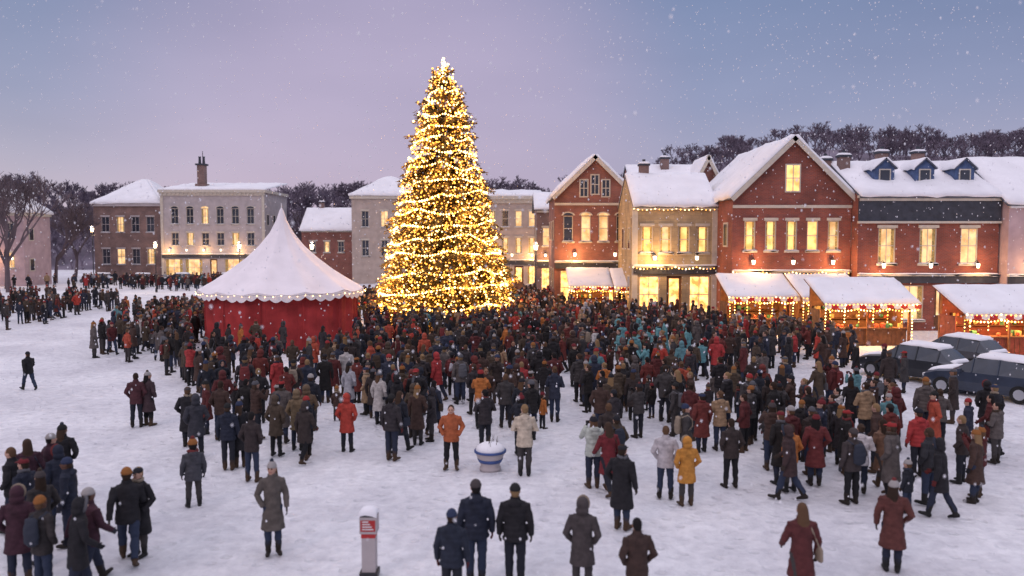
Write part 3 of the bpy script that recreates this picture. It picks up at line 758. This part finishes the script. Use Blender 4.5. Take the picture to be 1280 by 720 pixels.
b.obj('post', bo); b = MB(); b.snow((-.16,-.14,1.15),(.16,-.14,1.15),(.16,.14,1.15),(-.16,.14,1.15), .12, .1, 3, .1); b.obj('snow_cap', bo, True)

# ------------------------------------------------------------------ people
COAT, TRS, BOOT, SKIN, HAIR, HAT, ACC, EYE, LIP, GLV = range(10)
def make_person(name, legs=((0, 0), (0, 0)), arms=('down', 'down'), hem=.80, flare=.0, puffer=False, head='beanie', hair='short',
                scarf=False, bag=None, yaw=0, nod=0, stance=.095, child=False, slim=1.0, lean=0):
    b = MB()
    for sd, (ha, kn) in zip((-1, 1), legs):
        hip = Vector((sd*.09, 0, .93)); d1 = Vector((0, math.sin(ha), -math.cos(ha))); knee = hip+d1*.43; knee.x = sd*(stance*.5+.05)
        d2 = Vector((0, math.sin(ha-kn), -math.cos(ha-kn))); ank = knee+d2*.42; ank.x = sd*stance
        b.tube([hip+Vector((0,0,.05)), hip, hip.lerp(knee,.45), knee, knee.lerp(ank,.35), ank+Vector((0,0,.05))], [.06,.10,.09,.072,.072,.055], TRS, 12)
        fa = (ha-kn)*.8; fd = Vector((sd*.18, math.cos(fa), math.sin(fa))).normalized(); up = Vector((0, -math.sin(fa), math.cos(fa)))
        base = ank-up*.035
        b.tube([ank+d2*-.20, ank+d2*-.04, ank+d2*.02], [.066,.058,.05], BOOT, 12)
        b.tube([base-fd*.075, base-fd*.05, base+fd*.04, base+fd*.12, base+fd*.185, base+fd*.205], [.025,(.042,.048),(.045,.05),(.050,.040),(.040,.030),.015], BOOT, 10)
    w = slim; prof = []
    base = [(1.50,.075,.075),(1.47,.125*w,.095),(1.42,.190*w,.118),(1.34,.203*w,.135),(1.22,.190*w,.138),(1.10,.176*w,.132),(.98,.190*w,.142),(.86,.202*w,.150)]
    for z, rx, ry in base:
        if z >= hem: prof.append((z, rx, ry))
    if hem < .86:
        for i in range(1, 5):
            z = .86+(hem-.86)*i/4; prof.append((z, .202*w+flare*i/4, .150+flare*i/4))
    pz = []
    if puffer:
        zs = [p[0] for p in prof]
        zz = prof[0][0]
        while zz > hem:
            rx = np.interp(-zz, [-q for q in zs], [p[1] for p in prof]); ry = np.interp(-zz, [-q for q in zs], [p[2] for p in prof])
            k = 1+.055*abs(math.sin((zz-hem)*math.pi/.10))
            pz.append((zz, rx*k, ry*k)); zz -= .018
        prof = pz
    prof.append((prof[-1][0]-.012, prof[-1][1]*.93, prof[-1][2]*.93))
    b.tube([(0, 0 if z > 1.4 else -.008, z) for z, _, _ in prof], [(rx, ry) for _, rx, ry in prof], COAT, 28)
    b.tube([(0, .0, 1.44), (0, .005, 1.50), (0, .01, 1.545)], [(.10,.095), .088, .080], COAT, 16)
    for sd, kind in zip((-1, 1), arms):
        sh = Vector((sd*.180*w, 0, 1.405)); hand = True; bend = Vector((-sd, 0, 0)); side = Vector((0, 1, 0))
        if kind == 'down': el = Vector((sd*.255, -.03, 1.13)); wr = Vector((sd*.262, .05, .885))
        elif kind == 'swf': el = Vector((sd*.25, .06, 1.14)); wr = Vector((sd*.23, .24, .99))
        elif kind == 'swb': el = Vector((sd*.26, -.13, 1.15)); wr = Vector((sd*.28, -.20, .91))
        elif kind == 'pocket': el = Vector((sd*.29, -.06, 1.14)); wr = Vector((sd*.185, .10, .955)); hand = False
        elif kind == 'phone': el = Vector((sd*.24, .17, 1.22)); wr = Vector((sd*.09, .33, 1.44)); bend = Vector((-sd*.6, -.4, 0)); side = Vector((0, -.3, 1))
        elif kind == 'fold': el = Vector((sd*.28, .02, 1.14)); wr = Vector((sd*.04, .20, 1.12)); bend = Vector((0, -1, 0)); side = Vector((0, 0, 1))
        b.tube([sh+Vector((-sd*.05,0,.02)), sh, sh.lerp(el,.5), el, el.lerp(wr,.5), wr], [.055,.078,.070,.062,.056,.050], COAT, 12)
        if hand:
            d = (wr-el).normalized(); side = (side-d*side.dot(d)).normalized(); bend = (bend-d*bend.dot(d)).normalized()
            for q in np.linspace(-.024, .024, 4):
                b.tube([wr-d*.02+side*q*.7, wr+d*.05+side*q, wr+d*.095+side*q*1.1], [.020,.018,.014], GLV, 8)
            for q, fl in zip((.033, .011, -.011, -.033), (.066, .074, .069, .054)):
                f0 = wr+d*.085+side*q; f1 = f0+(d+bend*.15+side*q*3).normalized()*fl*.5; f2 = f1+(d+bend*.8).normalized()*fl*.3; f3 = f2+(d*.6+bend).normalized()*fl*.25
                b.tube([f0, f1, f2, f3], [.0100,.0098,.009,.0078], GLV, 8)
            t0 = wr+d*.03+side*.028; t1 = t0+(d*.55+side*.8+bend*.3).normalized()*.035; t2 = t1+(d*.9+side*.3+bend*.4).normalized()*.03
            b.tube([t0, t1, t2], [.013,.011,.009], GLV, 8)
            if kind == 'phone' and sd == 1:
                c = wr+d*.10+Vector((-.05, .0, .02))
                b.box(c.x-.08, c.x+.06, c.y-.008, c.y+.008, c.z-.04, c.z+.04, EYE)
    i0 = len(b.v); hc = Vector((0, .015, 1.635))
    b.tube([(0,0,1.48),(0,.01,1.56)], [.058,.054], SKIN, 12)
    b.ell(hc, (.076, .095, .115), SKIN, 20, 14); b.ell(hc+Vector((0, .028, -.06)), (.056, .062, .058), SKIN, 14, 10)
    b.tube([hc+Vector((0,.088,.012)), hc+Vector((0,.108,-.018)), hc+Vector((0,.095,-.03))], [.008,.013,.011], SKIN, 8)
    for sd in (-1, 1):
        b.ell(hc+Vector((sd*.078,-.005,-.008)), (.012,.022,.032), SKIN, 8, 6)
        b.ell(hc+Vector((sd*.029,.086,.006)), (.013,.010,.008), EYE, 8, 6)
        b.tube([hc+Vector((sd*.012,.093,.024)), hc+Vector((sd*.045,.085,.026))], [.006,.005], HAIR, 6)
        b.ell(hc+Vector((sd*.035,.070,-.028)), (.022,.02,.02), SKIN, 8, 6)
    b.tube([hc+Vector((-.024,.086,-.052)), hc+Vector((0,.093,-.052)), hc+Vector((.024,.086,-.052))], [.004,.007,.004], LIP, 8)
    if hair in ('short', 'long', 'bun'):
        b.ell(hc+Vector((0,-.018,.022)), (.084,.095,.108), HAIR, 18, 12)
        b.ell(hc+Vector((0,-.05,-.03)), (.072,.06,.07), HAIR, 14, 10)
    if hair == 'long':
        b.tube([hc+Vector((0,-.04,.02)), hc+Vector((0,-.065,-.07)), hc+Vector((0,-.085,-.16)), hc+Vector((0,-.105,-.25)), hc+Vector((0,-.11,-.30))],
               [(.085,.07),(.092,.06),(.098,.05),(.085,.038),(.05,.02)], HAIR, 14)
    if hair == 'bun': b.ell(hc+Vector((0,-.12,.05)), .04, HAIR, 12, 8)
    if head in ('beanie', 'pompom'):
        b.ell(hc+Vector((0,-.012,.045)), (.088,.102,.098), HAT, 18, 12)
        b.tube([hc+Vector((0,-.012,.018)), hc+Vector((0,-.012,.03)), hc+Vector((0,-.012,.058)), hc+Vector((0,-.012,.066))], [(.084,.097),(.094,.108),(.094,.108),(.085,.098)], HAT, 22)
        if head == 'pompom': b.ell(hc+Vector((0,-.015,.155)), .04, ACC, 12, 8)
    elif head == 'hood':
        b.ell(hc+Vector((0,-.035,.012)), (.112,.112,.135), COAT, 20, 14)
        b.ell(hc+Vector((0,-.06,-.09)), (.12,.09,.09), COAT, 16, 10)
        pts = [hc+Vector((.102*math.cos(a), .055+.02*math.sin(a), .005+.125*math.sin(a))) for a in np.linspace(-.9, math.pi+.9, 14)]
        b.tube(pts, .024, ACC, 8)
    elif head == 'cap':
        b.ell(hc+Vector((0,-.01,.05)), (.087,.104,.075), HAT, 18, 10); b.tube([hc+Vector((0,.06,.05)), hc+Vector((0,.13,.04)), hc+Vector((0,.155,.034))], [(.075,.012),(.07,.009),(.04,.006)], HAT, 12)
    if scarf:
        pts = [Vector((.083*math.cos(a), .01+.085*math.sin(a), 1.515+.012*math.sin(a*2))) for a in np.linspace(0, 2*math.pi, 18)]
        b.tube(pts, .030, ACC, 10); b.tube([(.05,.09,1.5),(.06,.145,1.38),(.065,.15,1.22)], [(.035,.02)]*3, ACC, 8)
    Rm = Matrix.Rotation(yaw, 3, 'Z') @ Matrix.Rotation(-nod, 3, 'X'); pv = Vector((0, 0, 1.50))
    sc = 1.28 if child else 1.0
    for i in range(i0, len(b.v)):
        q = Vector(b.v[i])-pv; b.v[i] = tuple(pv+(Rm @ q)*sc)
    if head != 'hood' and puffer:
        b.ell((0,-.10,1.46), (.12,.06,.07), COAT, 14, 10)
    if bag == 'back':
        b.tube([(0,-.20,.98),(0,-.21,1.02),(0,-.215,1.2),(0,-.20,1.40),(0,-.19,1.44)], [(.09,.05),(.15,.085),(.155,.09),(.13,.07),(.06,.03)], ACC, 16)
        for sd in (-1, 1): b.tube([(sd*.10,-.13,1.42),(sd*.11,.02,1.485),(sd*.12,.135,1.38),(sd*.13,.14,1.2),(sd*.17,-.02,1.05)], [(.022,.016)]*5, ACC, 6)
    if bag == 'shoulder':
        b.tube([(.27,-.02,.80),(.27,-.02,.83),(.27,-.02,1.02),(.265,-.02,1.05)], [(.03,.10),(.05,.14),(.045,.13),(.02,.10)], ACC, 12)
        b.tube([(.25,.06,1.03),(.16,.13,1.30),(.10,.05,1.475),(.12,-.12,1.36),(.25,-.10,1.03)], [.012]*5, ACC, 6)
    if lean:
        for i in range(len(b.v)):
            q = Vector(b.v[i])
            if q.z > .95:
                k = min(1, (q.z-.95)/.3); Rk = Matrix.Rotation(-lean*k, 3, 'X'); c = Vector((0, 0, .95)); b.v[i] = tuple(c+Rk @ (q-c))
    me = bpy.data.meshes.new('src'); me.from_pydata(b.v, [], b.f); me.update()
    o = bpy.data.objects.new('src', me); COL.objects.link(o)
    md = o.modifiers.new('r', 'REMESH'); md.mode = 'VOXEL'; md.voxel_size = .0085
    ms = o.modifiers.new('s', 'SMOOTH'); ms.factor = .5; ms.iterations = 1
    dg = bpy.context.evaluated_depsgraph_get(); out = bpy.data.meshes.new_from_object(o.evaluated_get(dg), depsgraph=dg)
    bvh = BVHTree.FromPolygons(b.v, b.f)
    npoly = len(out.polygons); cen = np.zeros(npoly*3); out.polygons.foreach_get('center', cen); cen = cen.reshape(-1, 3)
    idx = np.zeros(npoly, dtype=np.int32)
    for i in range(npoly):
        idx[i] = b.m[bvh.find_nearest(Vector(cen[i]))[2]]
    out.materials.clear()
    for m_ in PM: out.materials.append(m_)
    out.polygons.foreach_set('material_index', idx); out.polygons.foreach_set('use_smooth', [True]*npoly)
    nv = len(out.vertices); co = np.zeros(nv*3); no = np.zeros(nv*3); out.vertices.foreach_get('co', co); out.vertices.foreach_get('normal', no)
    co = co.reshape(-1, 3); no = no.reshape(-1, 3); sd = R.uniform(0, 50)
    for i in range(nv):
        z = co[i, 2]
        if z < 1.47 and not (z < 1.0 and abs(co[i, 0]) > .225):
            q = Vector((co[i, 0]*7+sd, co[i, 1]*7, z*11)); co[i] += no[i]*(noise.noise(q)*.012+noise.noise(q*2.3)*.005)
    co[:, 2] -= co[:, 2].min()
    out.vertices.foreach_set('co', co.reshape(-1)); out.name = name; out.update()
    bpy.data.objects.remove(o)
    return out
VAR = {
 'man_std': make_person('man_standing', arms=('down', 'down'), hem=.80, puffer=True, head='beanie', yaw=.15),
 'man_pock': make_person('man_hands_in_pockets', arms=('pocket', 'pocket'), hem=.78, head=None, hair='short', stance=.13, nod=.1),
 'wom_long': make_person('woman_long_coat', arms=('down', 'pocket'), hem=.50, flare=.05, head='pompom', hair='long', slim=.9, yaw=-.4),
 'hood': make_person('person_hooded_parka', arms=('pocket', 'pocket'), hem=.62, flare=.03, head='hood', hair='short', stance=.12),
 'man_walk': make_person('man_walking', legs=((.38, .12), (-.30, .30)), arms=('swb', 'swf'), hem=.78, head='beanie'),
 'wom_walk': make_person('woman_walking', legs=((-.26, .28), (.34, .1)), arms=('swf', 'down'), hem=.55, flare=.04, head=None, hair='long', bag='shoulder', slim=.9),
 'photo': make_person('person_taking_photo', arms=('phone', 'phone'), hem=.80, puffer=True, head='pompom', hair='long', slim=.92, nod=-.1),
 'wom_puff': make_person('woman_puffer', arms=('fold', 'fold'), hem=.74, puffer=True, head=None, hair='bun', scarf=True, slim=.93, yaw=.5),
 'man_over': make_person('man_overcoat', arms=('pocket', 'down'), hem=.48, flare=.035, head='cap', hair='short', scarf=True),
 'pack': make_person('man_backpack', arms=('down', 'pocket'), hem=.80, head='beanie', bag='back', stance=.12, nod=-.15),
 'hood_walk': make_person('hooded_person_walking', legs=((.30, .1), (-.25, .25)), arms=('down', 'swf'), hem=.62, flare=.02, head='hood', lean=.08),
 'child': make_person('child_snowsuit', arms=('down', 'down'), hem=.74, puffer=True, head='pompom', scarf=True, child=True, stance=.13),
}
DARK = [(.02,.018,.02),(.02,.022,.03),(.04,.03,.028),(.06,.035,.028),(.09,.022,.022),(.05,.045,.045),(.03,.035,.055),(.07,.05,.035),(.018,.016,.016),(.13,.03,.025),(.035,.03,.033),(.10,.085,.08)]
BRIGHT = [(.45,.42,.40),(.38,.05,.035),(.44,.15,.04),(.34,.04,.04),(.10,.22,.24),(.3,.20,.12),(.36,.07,.04),(.35,.35,.38)]
def put(var, x, y, rot, col, name=None, parent=None, s=1.0):
    if var == 'child': s *= .68
    o = bpy.data.objects.new(name or VAR[var].name, VAR[var]); COL.objects.link(o)
    o.location = (x, y, -.015); o.rotation_euler = (0, 0, rot); w_ = R.uniform(.95, 1.08); o.scale = (s*w_, s*w_, s); o.color = (*col, 1)
    if parent: o.parent = parent
    return o
occ = []
def ind(slope, dist, var, col, rotdeg, s=1.0, name=None):
    x = slope*dist; occ.append((x, dist)); return put(var, x, dist, math.radians(rotdeg), col, name, None, s)
BK = (.018,.017,.02); NV = (.02,.024,.04)
ind(-.046, 13.6, 'man_std', NV, 4, 1.06); ind(.004, 13.55, 'man_std', BK, -6, 1.03); ind(.090, 13.1, 'hood', (.06,.05,.05), -14, .98)
ind(-.305, 15.0, 'wom_long', (.10,.085,.075), 200, 1.02); ind(-.490, 14.6, 'man_walk', BK, 25, 1.04); ind(-.475, 14.9, 'man_over', BK, 160, .98)
ind(-.405, 17.7, 'child', (.06,.06,.07), 30, 1.25); ind(-.475, 25.4, 'man_pock', (.07,.025,.03), 10); ind(-.460, 25.6, 'wom_long', (.05,.03,.035), -20)
ind(-.272, 22.6, 'hood', (.17,.12,.07), -10, 1.0); ind(-.260, 23.3, 'hood', (.12,.08,.05), 20, 1.0)
ind(-.077, 20.7, 'man_pock', (.36,.10,.04), 180, .97); ind(.016, 20.1, 'wom_puff', (.52,.44,.34), 0, 1.05)
ind(.103, 19.1, 'photo', (.42,.45,.40), 8); ind(.195, 18.3, 'man_pock', (.45,.42,.43), -10, .97); ind(.222, 17.8, 'hood', (.45,.20,.04), 10, .9)
ind(.140, 16.3, 'man_over', BK, -35, 1.02); ind(.122, 18.6, 'wom_walk', (.14,.02,.025), 20); ind(.385, 19.3, 'wom_long', (.13,.03,.03), -5)
ind(.352, 18.2, 'hood_walk', (.05,.03,.03), 60); ind(.432, 17.9, 'pack', (.05,.04,.04), 20); ind(.442, 18.7, 'wom_puff', (.6,.56,.56), -20, .95)
ind(.515, 20.0, 'man_std', (.35,.04,.04), 10); ind(.545, 17.0, 'hood_walk', BK, 50, 1.0); ind(.53, 17.9, 'man_pock', (.03,.03,.035), 30)
ind(.486, 14.2, 'wom_long', (.10,.035,.03), -20, .95); ind(.470, 18.9, 'wom_walk', (.16,.09,.06), 15)
ind(.160, 12.35, 'man_pock', (.05,.03,.025), 10, .93); ind(-.077, 12.6, 'man_std', (.02,.025,.04), -10, .96); ind(.37, 12.8, 'wom_walk', (.09,.025,.025), 0)
ind(-.61, 31.8, 'man_walk', BK, 60, .9); ind(-.36, 20.6, 'man_std', NV, 5); ind(-.345, 20.9, 'wom_long', BK, 20); ind(-.33, 19.6, 'man_pock', (.04,.03,.03), -10)
ind(-.41, 23, 'man_over', BK, 0); ind(-.40, 21.8, 'hood', (.04,.04,.05), 30); ind(.61, 23.4, 'man_over', BK, 15); ind(.60, 24.0, 'hood', BK, -10)
for (t_, d_, v_, r_) in ((-.62,15.4,'man_over',80),(-.60,14.5,'wom_long',60),(-.575,16.4,'hood_walk',50),(-.585,17.5,'man_walk',-40),(-.54,13.6,'man_walk',-30),
                         (-.555,13.0,'hood_walk',-50),(-.63,13.6,'hood',20),(-.615,17.0,'wom_walk',40),(-.60,13.1,'pack',-20),(-.565,15.4,'man_std',100),(-.635,16.2,'man_pock',90),(-.57,18.2,'wom_long',10)):
    ind(t_, d_, v_, R.choice([BK, NV, (.035,.03,.03), (.05,.02,.03)]), r_)
crowd = empty('crowd_of_people')
def inpoly(x, y, P):
    c = False; j = len(P)-1
    for i in range(len(P)):
        xi, yi = P[i]; xj, yj = P[j]
        if (yi > y) != (yj > y) and x < (xj-xi)*(y-yi)/(yj-yi)+xi: c = not c
        j = i
    return c
main = [(-27,60),(-24,50),(-16,36),(-11.5,30),(-9.2,23),(-6.6,20),(-3.6,20.5),(-1.8,23.5),(1.0,21),(3.6,17.2),(6.2,18.5),(8.8,17.0),(10.4,19.5),(11.4,25),(15.5,30),(17,40),(19,47),(13.5,50),(12.5,57),(8,62),(5,76),(-10,82),(-16,72),(-22,68)]
left = [(-40,48),(-33,49),(-34,72),(-48,78)]; left2 = [(-30,62),(-21.5,40),(-16,37),(-18,48),(-24,64)]; farl = [(-62,98),(-30,92),(-24,104),(-55,110)]
right = [(5.8,18),(10,16.8),(13.2,21),(14.5,26),(11.5,26),(7.5,24)]
def clear(x, y):
    if (x-tx)**2+(y-ty)**2 < 4.95**2: return False
    if (x-TX)**2+(y-TY)**2 < 4.9**2: return False
    for a, b_, w_, d_ in ((17.5,45,5.2,3),(13.6,50.3,8.5,4),(23.2,41,5.2,3.2),(4.5,61,6.4,4)):
        if a-.4 < x < a+w_+.2 and b_-.3 < y < b_+d_: return False
    for cx, cy, r_ in ((17.4,34.5,2.5),(18.4,30.6,2.5),(20.9,37.5,2.5)):
        if (x-cx)**2+(y-cy)**2 < r_*r_: return False
    return True
cells = {}
def tryput(x, y, md):
    if not clear(x, y): return False
    for (a, b_) in occ:
        if (a-x)**2+(b_-y)**2 < .6**2: return False
    k = (int(x//1), int(y//1))
    for i in (-1, 0, 1):
        for j in (-1, 0, 1):
            for (a, b_) in cells.get((k[0]+i, k[1]+j), ()):
                if (a-x)**2+(b_-y)**2 < md*md: return False
    cells.setdefault(k, []).append((x, y)); return True
names = ['man_std','man_pock','wom_long','hood','man_walk','wom_walk','photo','wom_puff','man_over','pack','hood_walk','child']
wts = [10,9,10,10,3,4,8,7,7,5,3,5]
def fill(poly, tries, dens, md=.55):
    xs_ = [p[0] for p in poly]; ys_ = [p[1] for p in poly]; c = 0
    for _ in range(tries):
        x = R.uniform(min(xs_), max(xs_)); y = R.uniform(min(ys_), max(ys_))
        if not inpoly(x, y, poly) or R.random() > dens(x, y): continue
        if not tryput(x, y, md): continue
        v = R.choices(names, wts)[0]
        a = math.atan2(-(TX-x), (TY-y)); a = a+R.gauss(0, .45) if R.random() < .82 else R.uniform(0, 6.28)
        teal = (x-6.5)**2/9+(y-39)**2/60 < 1
        rr_ = R.random()
        col = R.choice(BRIGHT) if rr_ < .11 else ((.12, .28, .30) if teal and rr_ < .28 else R.choice(DARK))
        put(v, x, y, a, col, parent=crowd, s=R.uniform(.92, 1.08)); c += 1
    return c
def dm(x, y):
    d = .10+.9*min(1, max(0, (y-19)/11))
    d *= .55+.9*max(0, min(1, .5+noise.noise(Vector((x*.35, y*.3, 2)))*1.3))
    if abs(x-.062*y) < .5 and y < 34: d *= .15
    if (x-11.5)**2/10+(y-31)**2/7 < 1: d *= .12
    if x > 9 and 26 < y < 36: d *= .45
    if -19 < x < -8.5 and 35.5 < y < 44: d *= .12
    return min(1, d)
c1 = fill(main, 5300, dm); c2 = fill(left, 700, lambda x, y: .35); c3 = fill(left2, 900, lambda x, y: .4); c4 = fill(farl, 900, lambda x, y: .25); c5 = fill(right, 260, lambda x, y: .6)
print('CROWD', c1, c2, c3, c4, c5)

# falling snow
fs = MB()
for i in range(8000):
    d = 7+62*R.random()**.75; t_ = R.uniform(-.75, .75); z = R.uniform(0, 6+.36*d); q = R.uniform(.010, .020)*(.7+d/50)
    fs.octa((t_*d, d, z), q, M['snow'], q*1.5)
fs.obj('falling_snow')

# ------------------------------------------------------------------ world, sun, camera
W = bpy.data.worlds.new('World'); scene.world = W; W.use_nodes = True; nt = W.node_tree
for n_ in list(nt.nodes): nt.nodes.remove(n_)
out = N(nt, 'ShaderNodeOutputWorld'); bg1 = N(nt, 'ShaderNodeBackground'); bg2 = N(nt, 'ShaderNodeBackground'); ad = N(nt, 'ShaderNodeAddShader')
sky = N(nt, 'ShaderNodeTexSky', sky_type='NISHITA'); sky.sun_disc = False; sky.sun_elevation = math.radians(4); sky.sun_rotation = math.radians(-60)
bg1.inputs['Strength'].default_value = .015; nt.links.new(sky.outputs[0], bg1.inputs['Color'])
tc = N(nt, 'ShaderNodeTexCoord'); sp = N(nt, 'ShaderNodeSeparateXYZ'); nt.links.new(tc.outputs['Generated'], sp.inputs[0])
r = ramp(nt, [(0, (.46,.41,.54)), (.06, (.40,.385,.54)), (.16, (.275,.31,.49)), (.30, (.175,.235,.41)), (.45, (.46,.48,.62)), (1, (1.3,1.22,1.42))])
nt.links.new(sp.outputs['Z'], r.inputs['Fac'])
vm = N(nt, 'ShaderNodeVectorMath', operation='DOT_PRODUCT'); g = Vector((-.16, 1, .13)).normalized(); vm.inputs[1].default_value = g
nt.links.new(tc.outputs['Generated'], vm.inputs[0])
mr = N(nt, 'ShaderNodeMapRange', interpolation_type='SMOOTHSTEP'); mr.inputs['From Min'].default_value = .92; mr.inputs['From Max'].default_value = 1; mr.inputs['To Max'].default_value = .55
nt.links.new(vm.outputs['Value'], mr.inputs['Value'])
mx = N(nt, 'ShaderNodeMix', data_type='RGBA'); nt.links.new(mr.outputs[0], mx.inputs['Factor']); nt.links.new(r.outputs['Color'], mx.inputs['A']); mx.inputs['B'].default_value = (.56,.43,.60,1)
nz = N(nt, 'ShaderNodeTexNoise'); nz.inputs['Scale'].default_value = 2.2; nz.inputs['Detail'].default_value = 4
mp = N(nt, 'ShaderNodeMapping'); mp.inputs['Scale'].default_value = (1, 1, 3); nt.links.new(tc.outputs['Generated'], mp.inputs[0]); nt.links.new(mp.outputs[0], nz.inputs['Vector'])
r3 = ramp(nt, [(.3, (.9,.9,.92)), (.7, (1.1,1.08,1.06))]); nt.links.new(nz.outputs['Fac'], r3.inputs['Fac'])
m2 = N(nt, 'ShaderNodeMix', data_type='RGBA', blend_type='MULTIPLY'); m2.inputs['Factor'].default_value = 1
nt.links.new(mx.outputs['Result'], m2.inputs['A']); nt.links.new(r3.outputs['Color'], m2.inputs['B'])
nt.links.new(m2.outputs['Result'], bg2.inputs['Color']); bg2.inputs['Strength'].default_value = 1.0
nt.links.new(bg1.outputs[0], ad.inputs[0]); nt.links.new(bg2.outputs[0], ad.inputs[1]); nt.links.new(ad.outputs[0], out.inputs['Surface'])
sl = bpy.data.lights.new('sun', 'SUN'); sl.energy = .55; sl.angle = math.radians(25); sl.color = (1, .72, .66)
so = bpy.data.objects.new('sun', sl); COL.objects.link(so); so.rotation_euler = (math.radians(62), 0, math.radians(-35))
cam = bpy.data.cameras.new('camera'); co = bpy.data.objects.new('camera', cam); COL.objects.link(co)
co.location = (0, 0, 6); co.rotation_euler = (math.radians(90-3.43), 0, 0)
cam.lens = 28.1; cam.sensor_width = 36; cam.clip_end = 3000; cam.clip_start = .5
cam.dof.use_dof = True; cam.dof.focus_distance = 38; cam.dof.aperture_fstop = .6
scene.camera = co
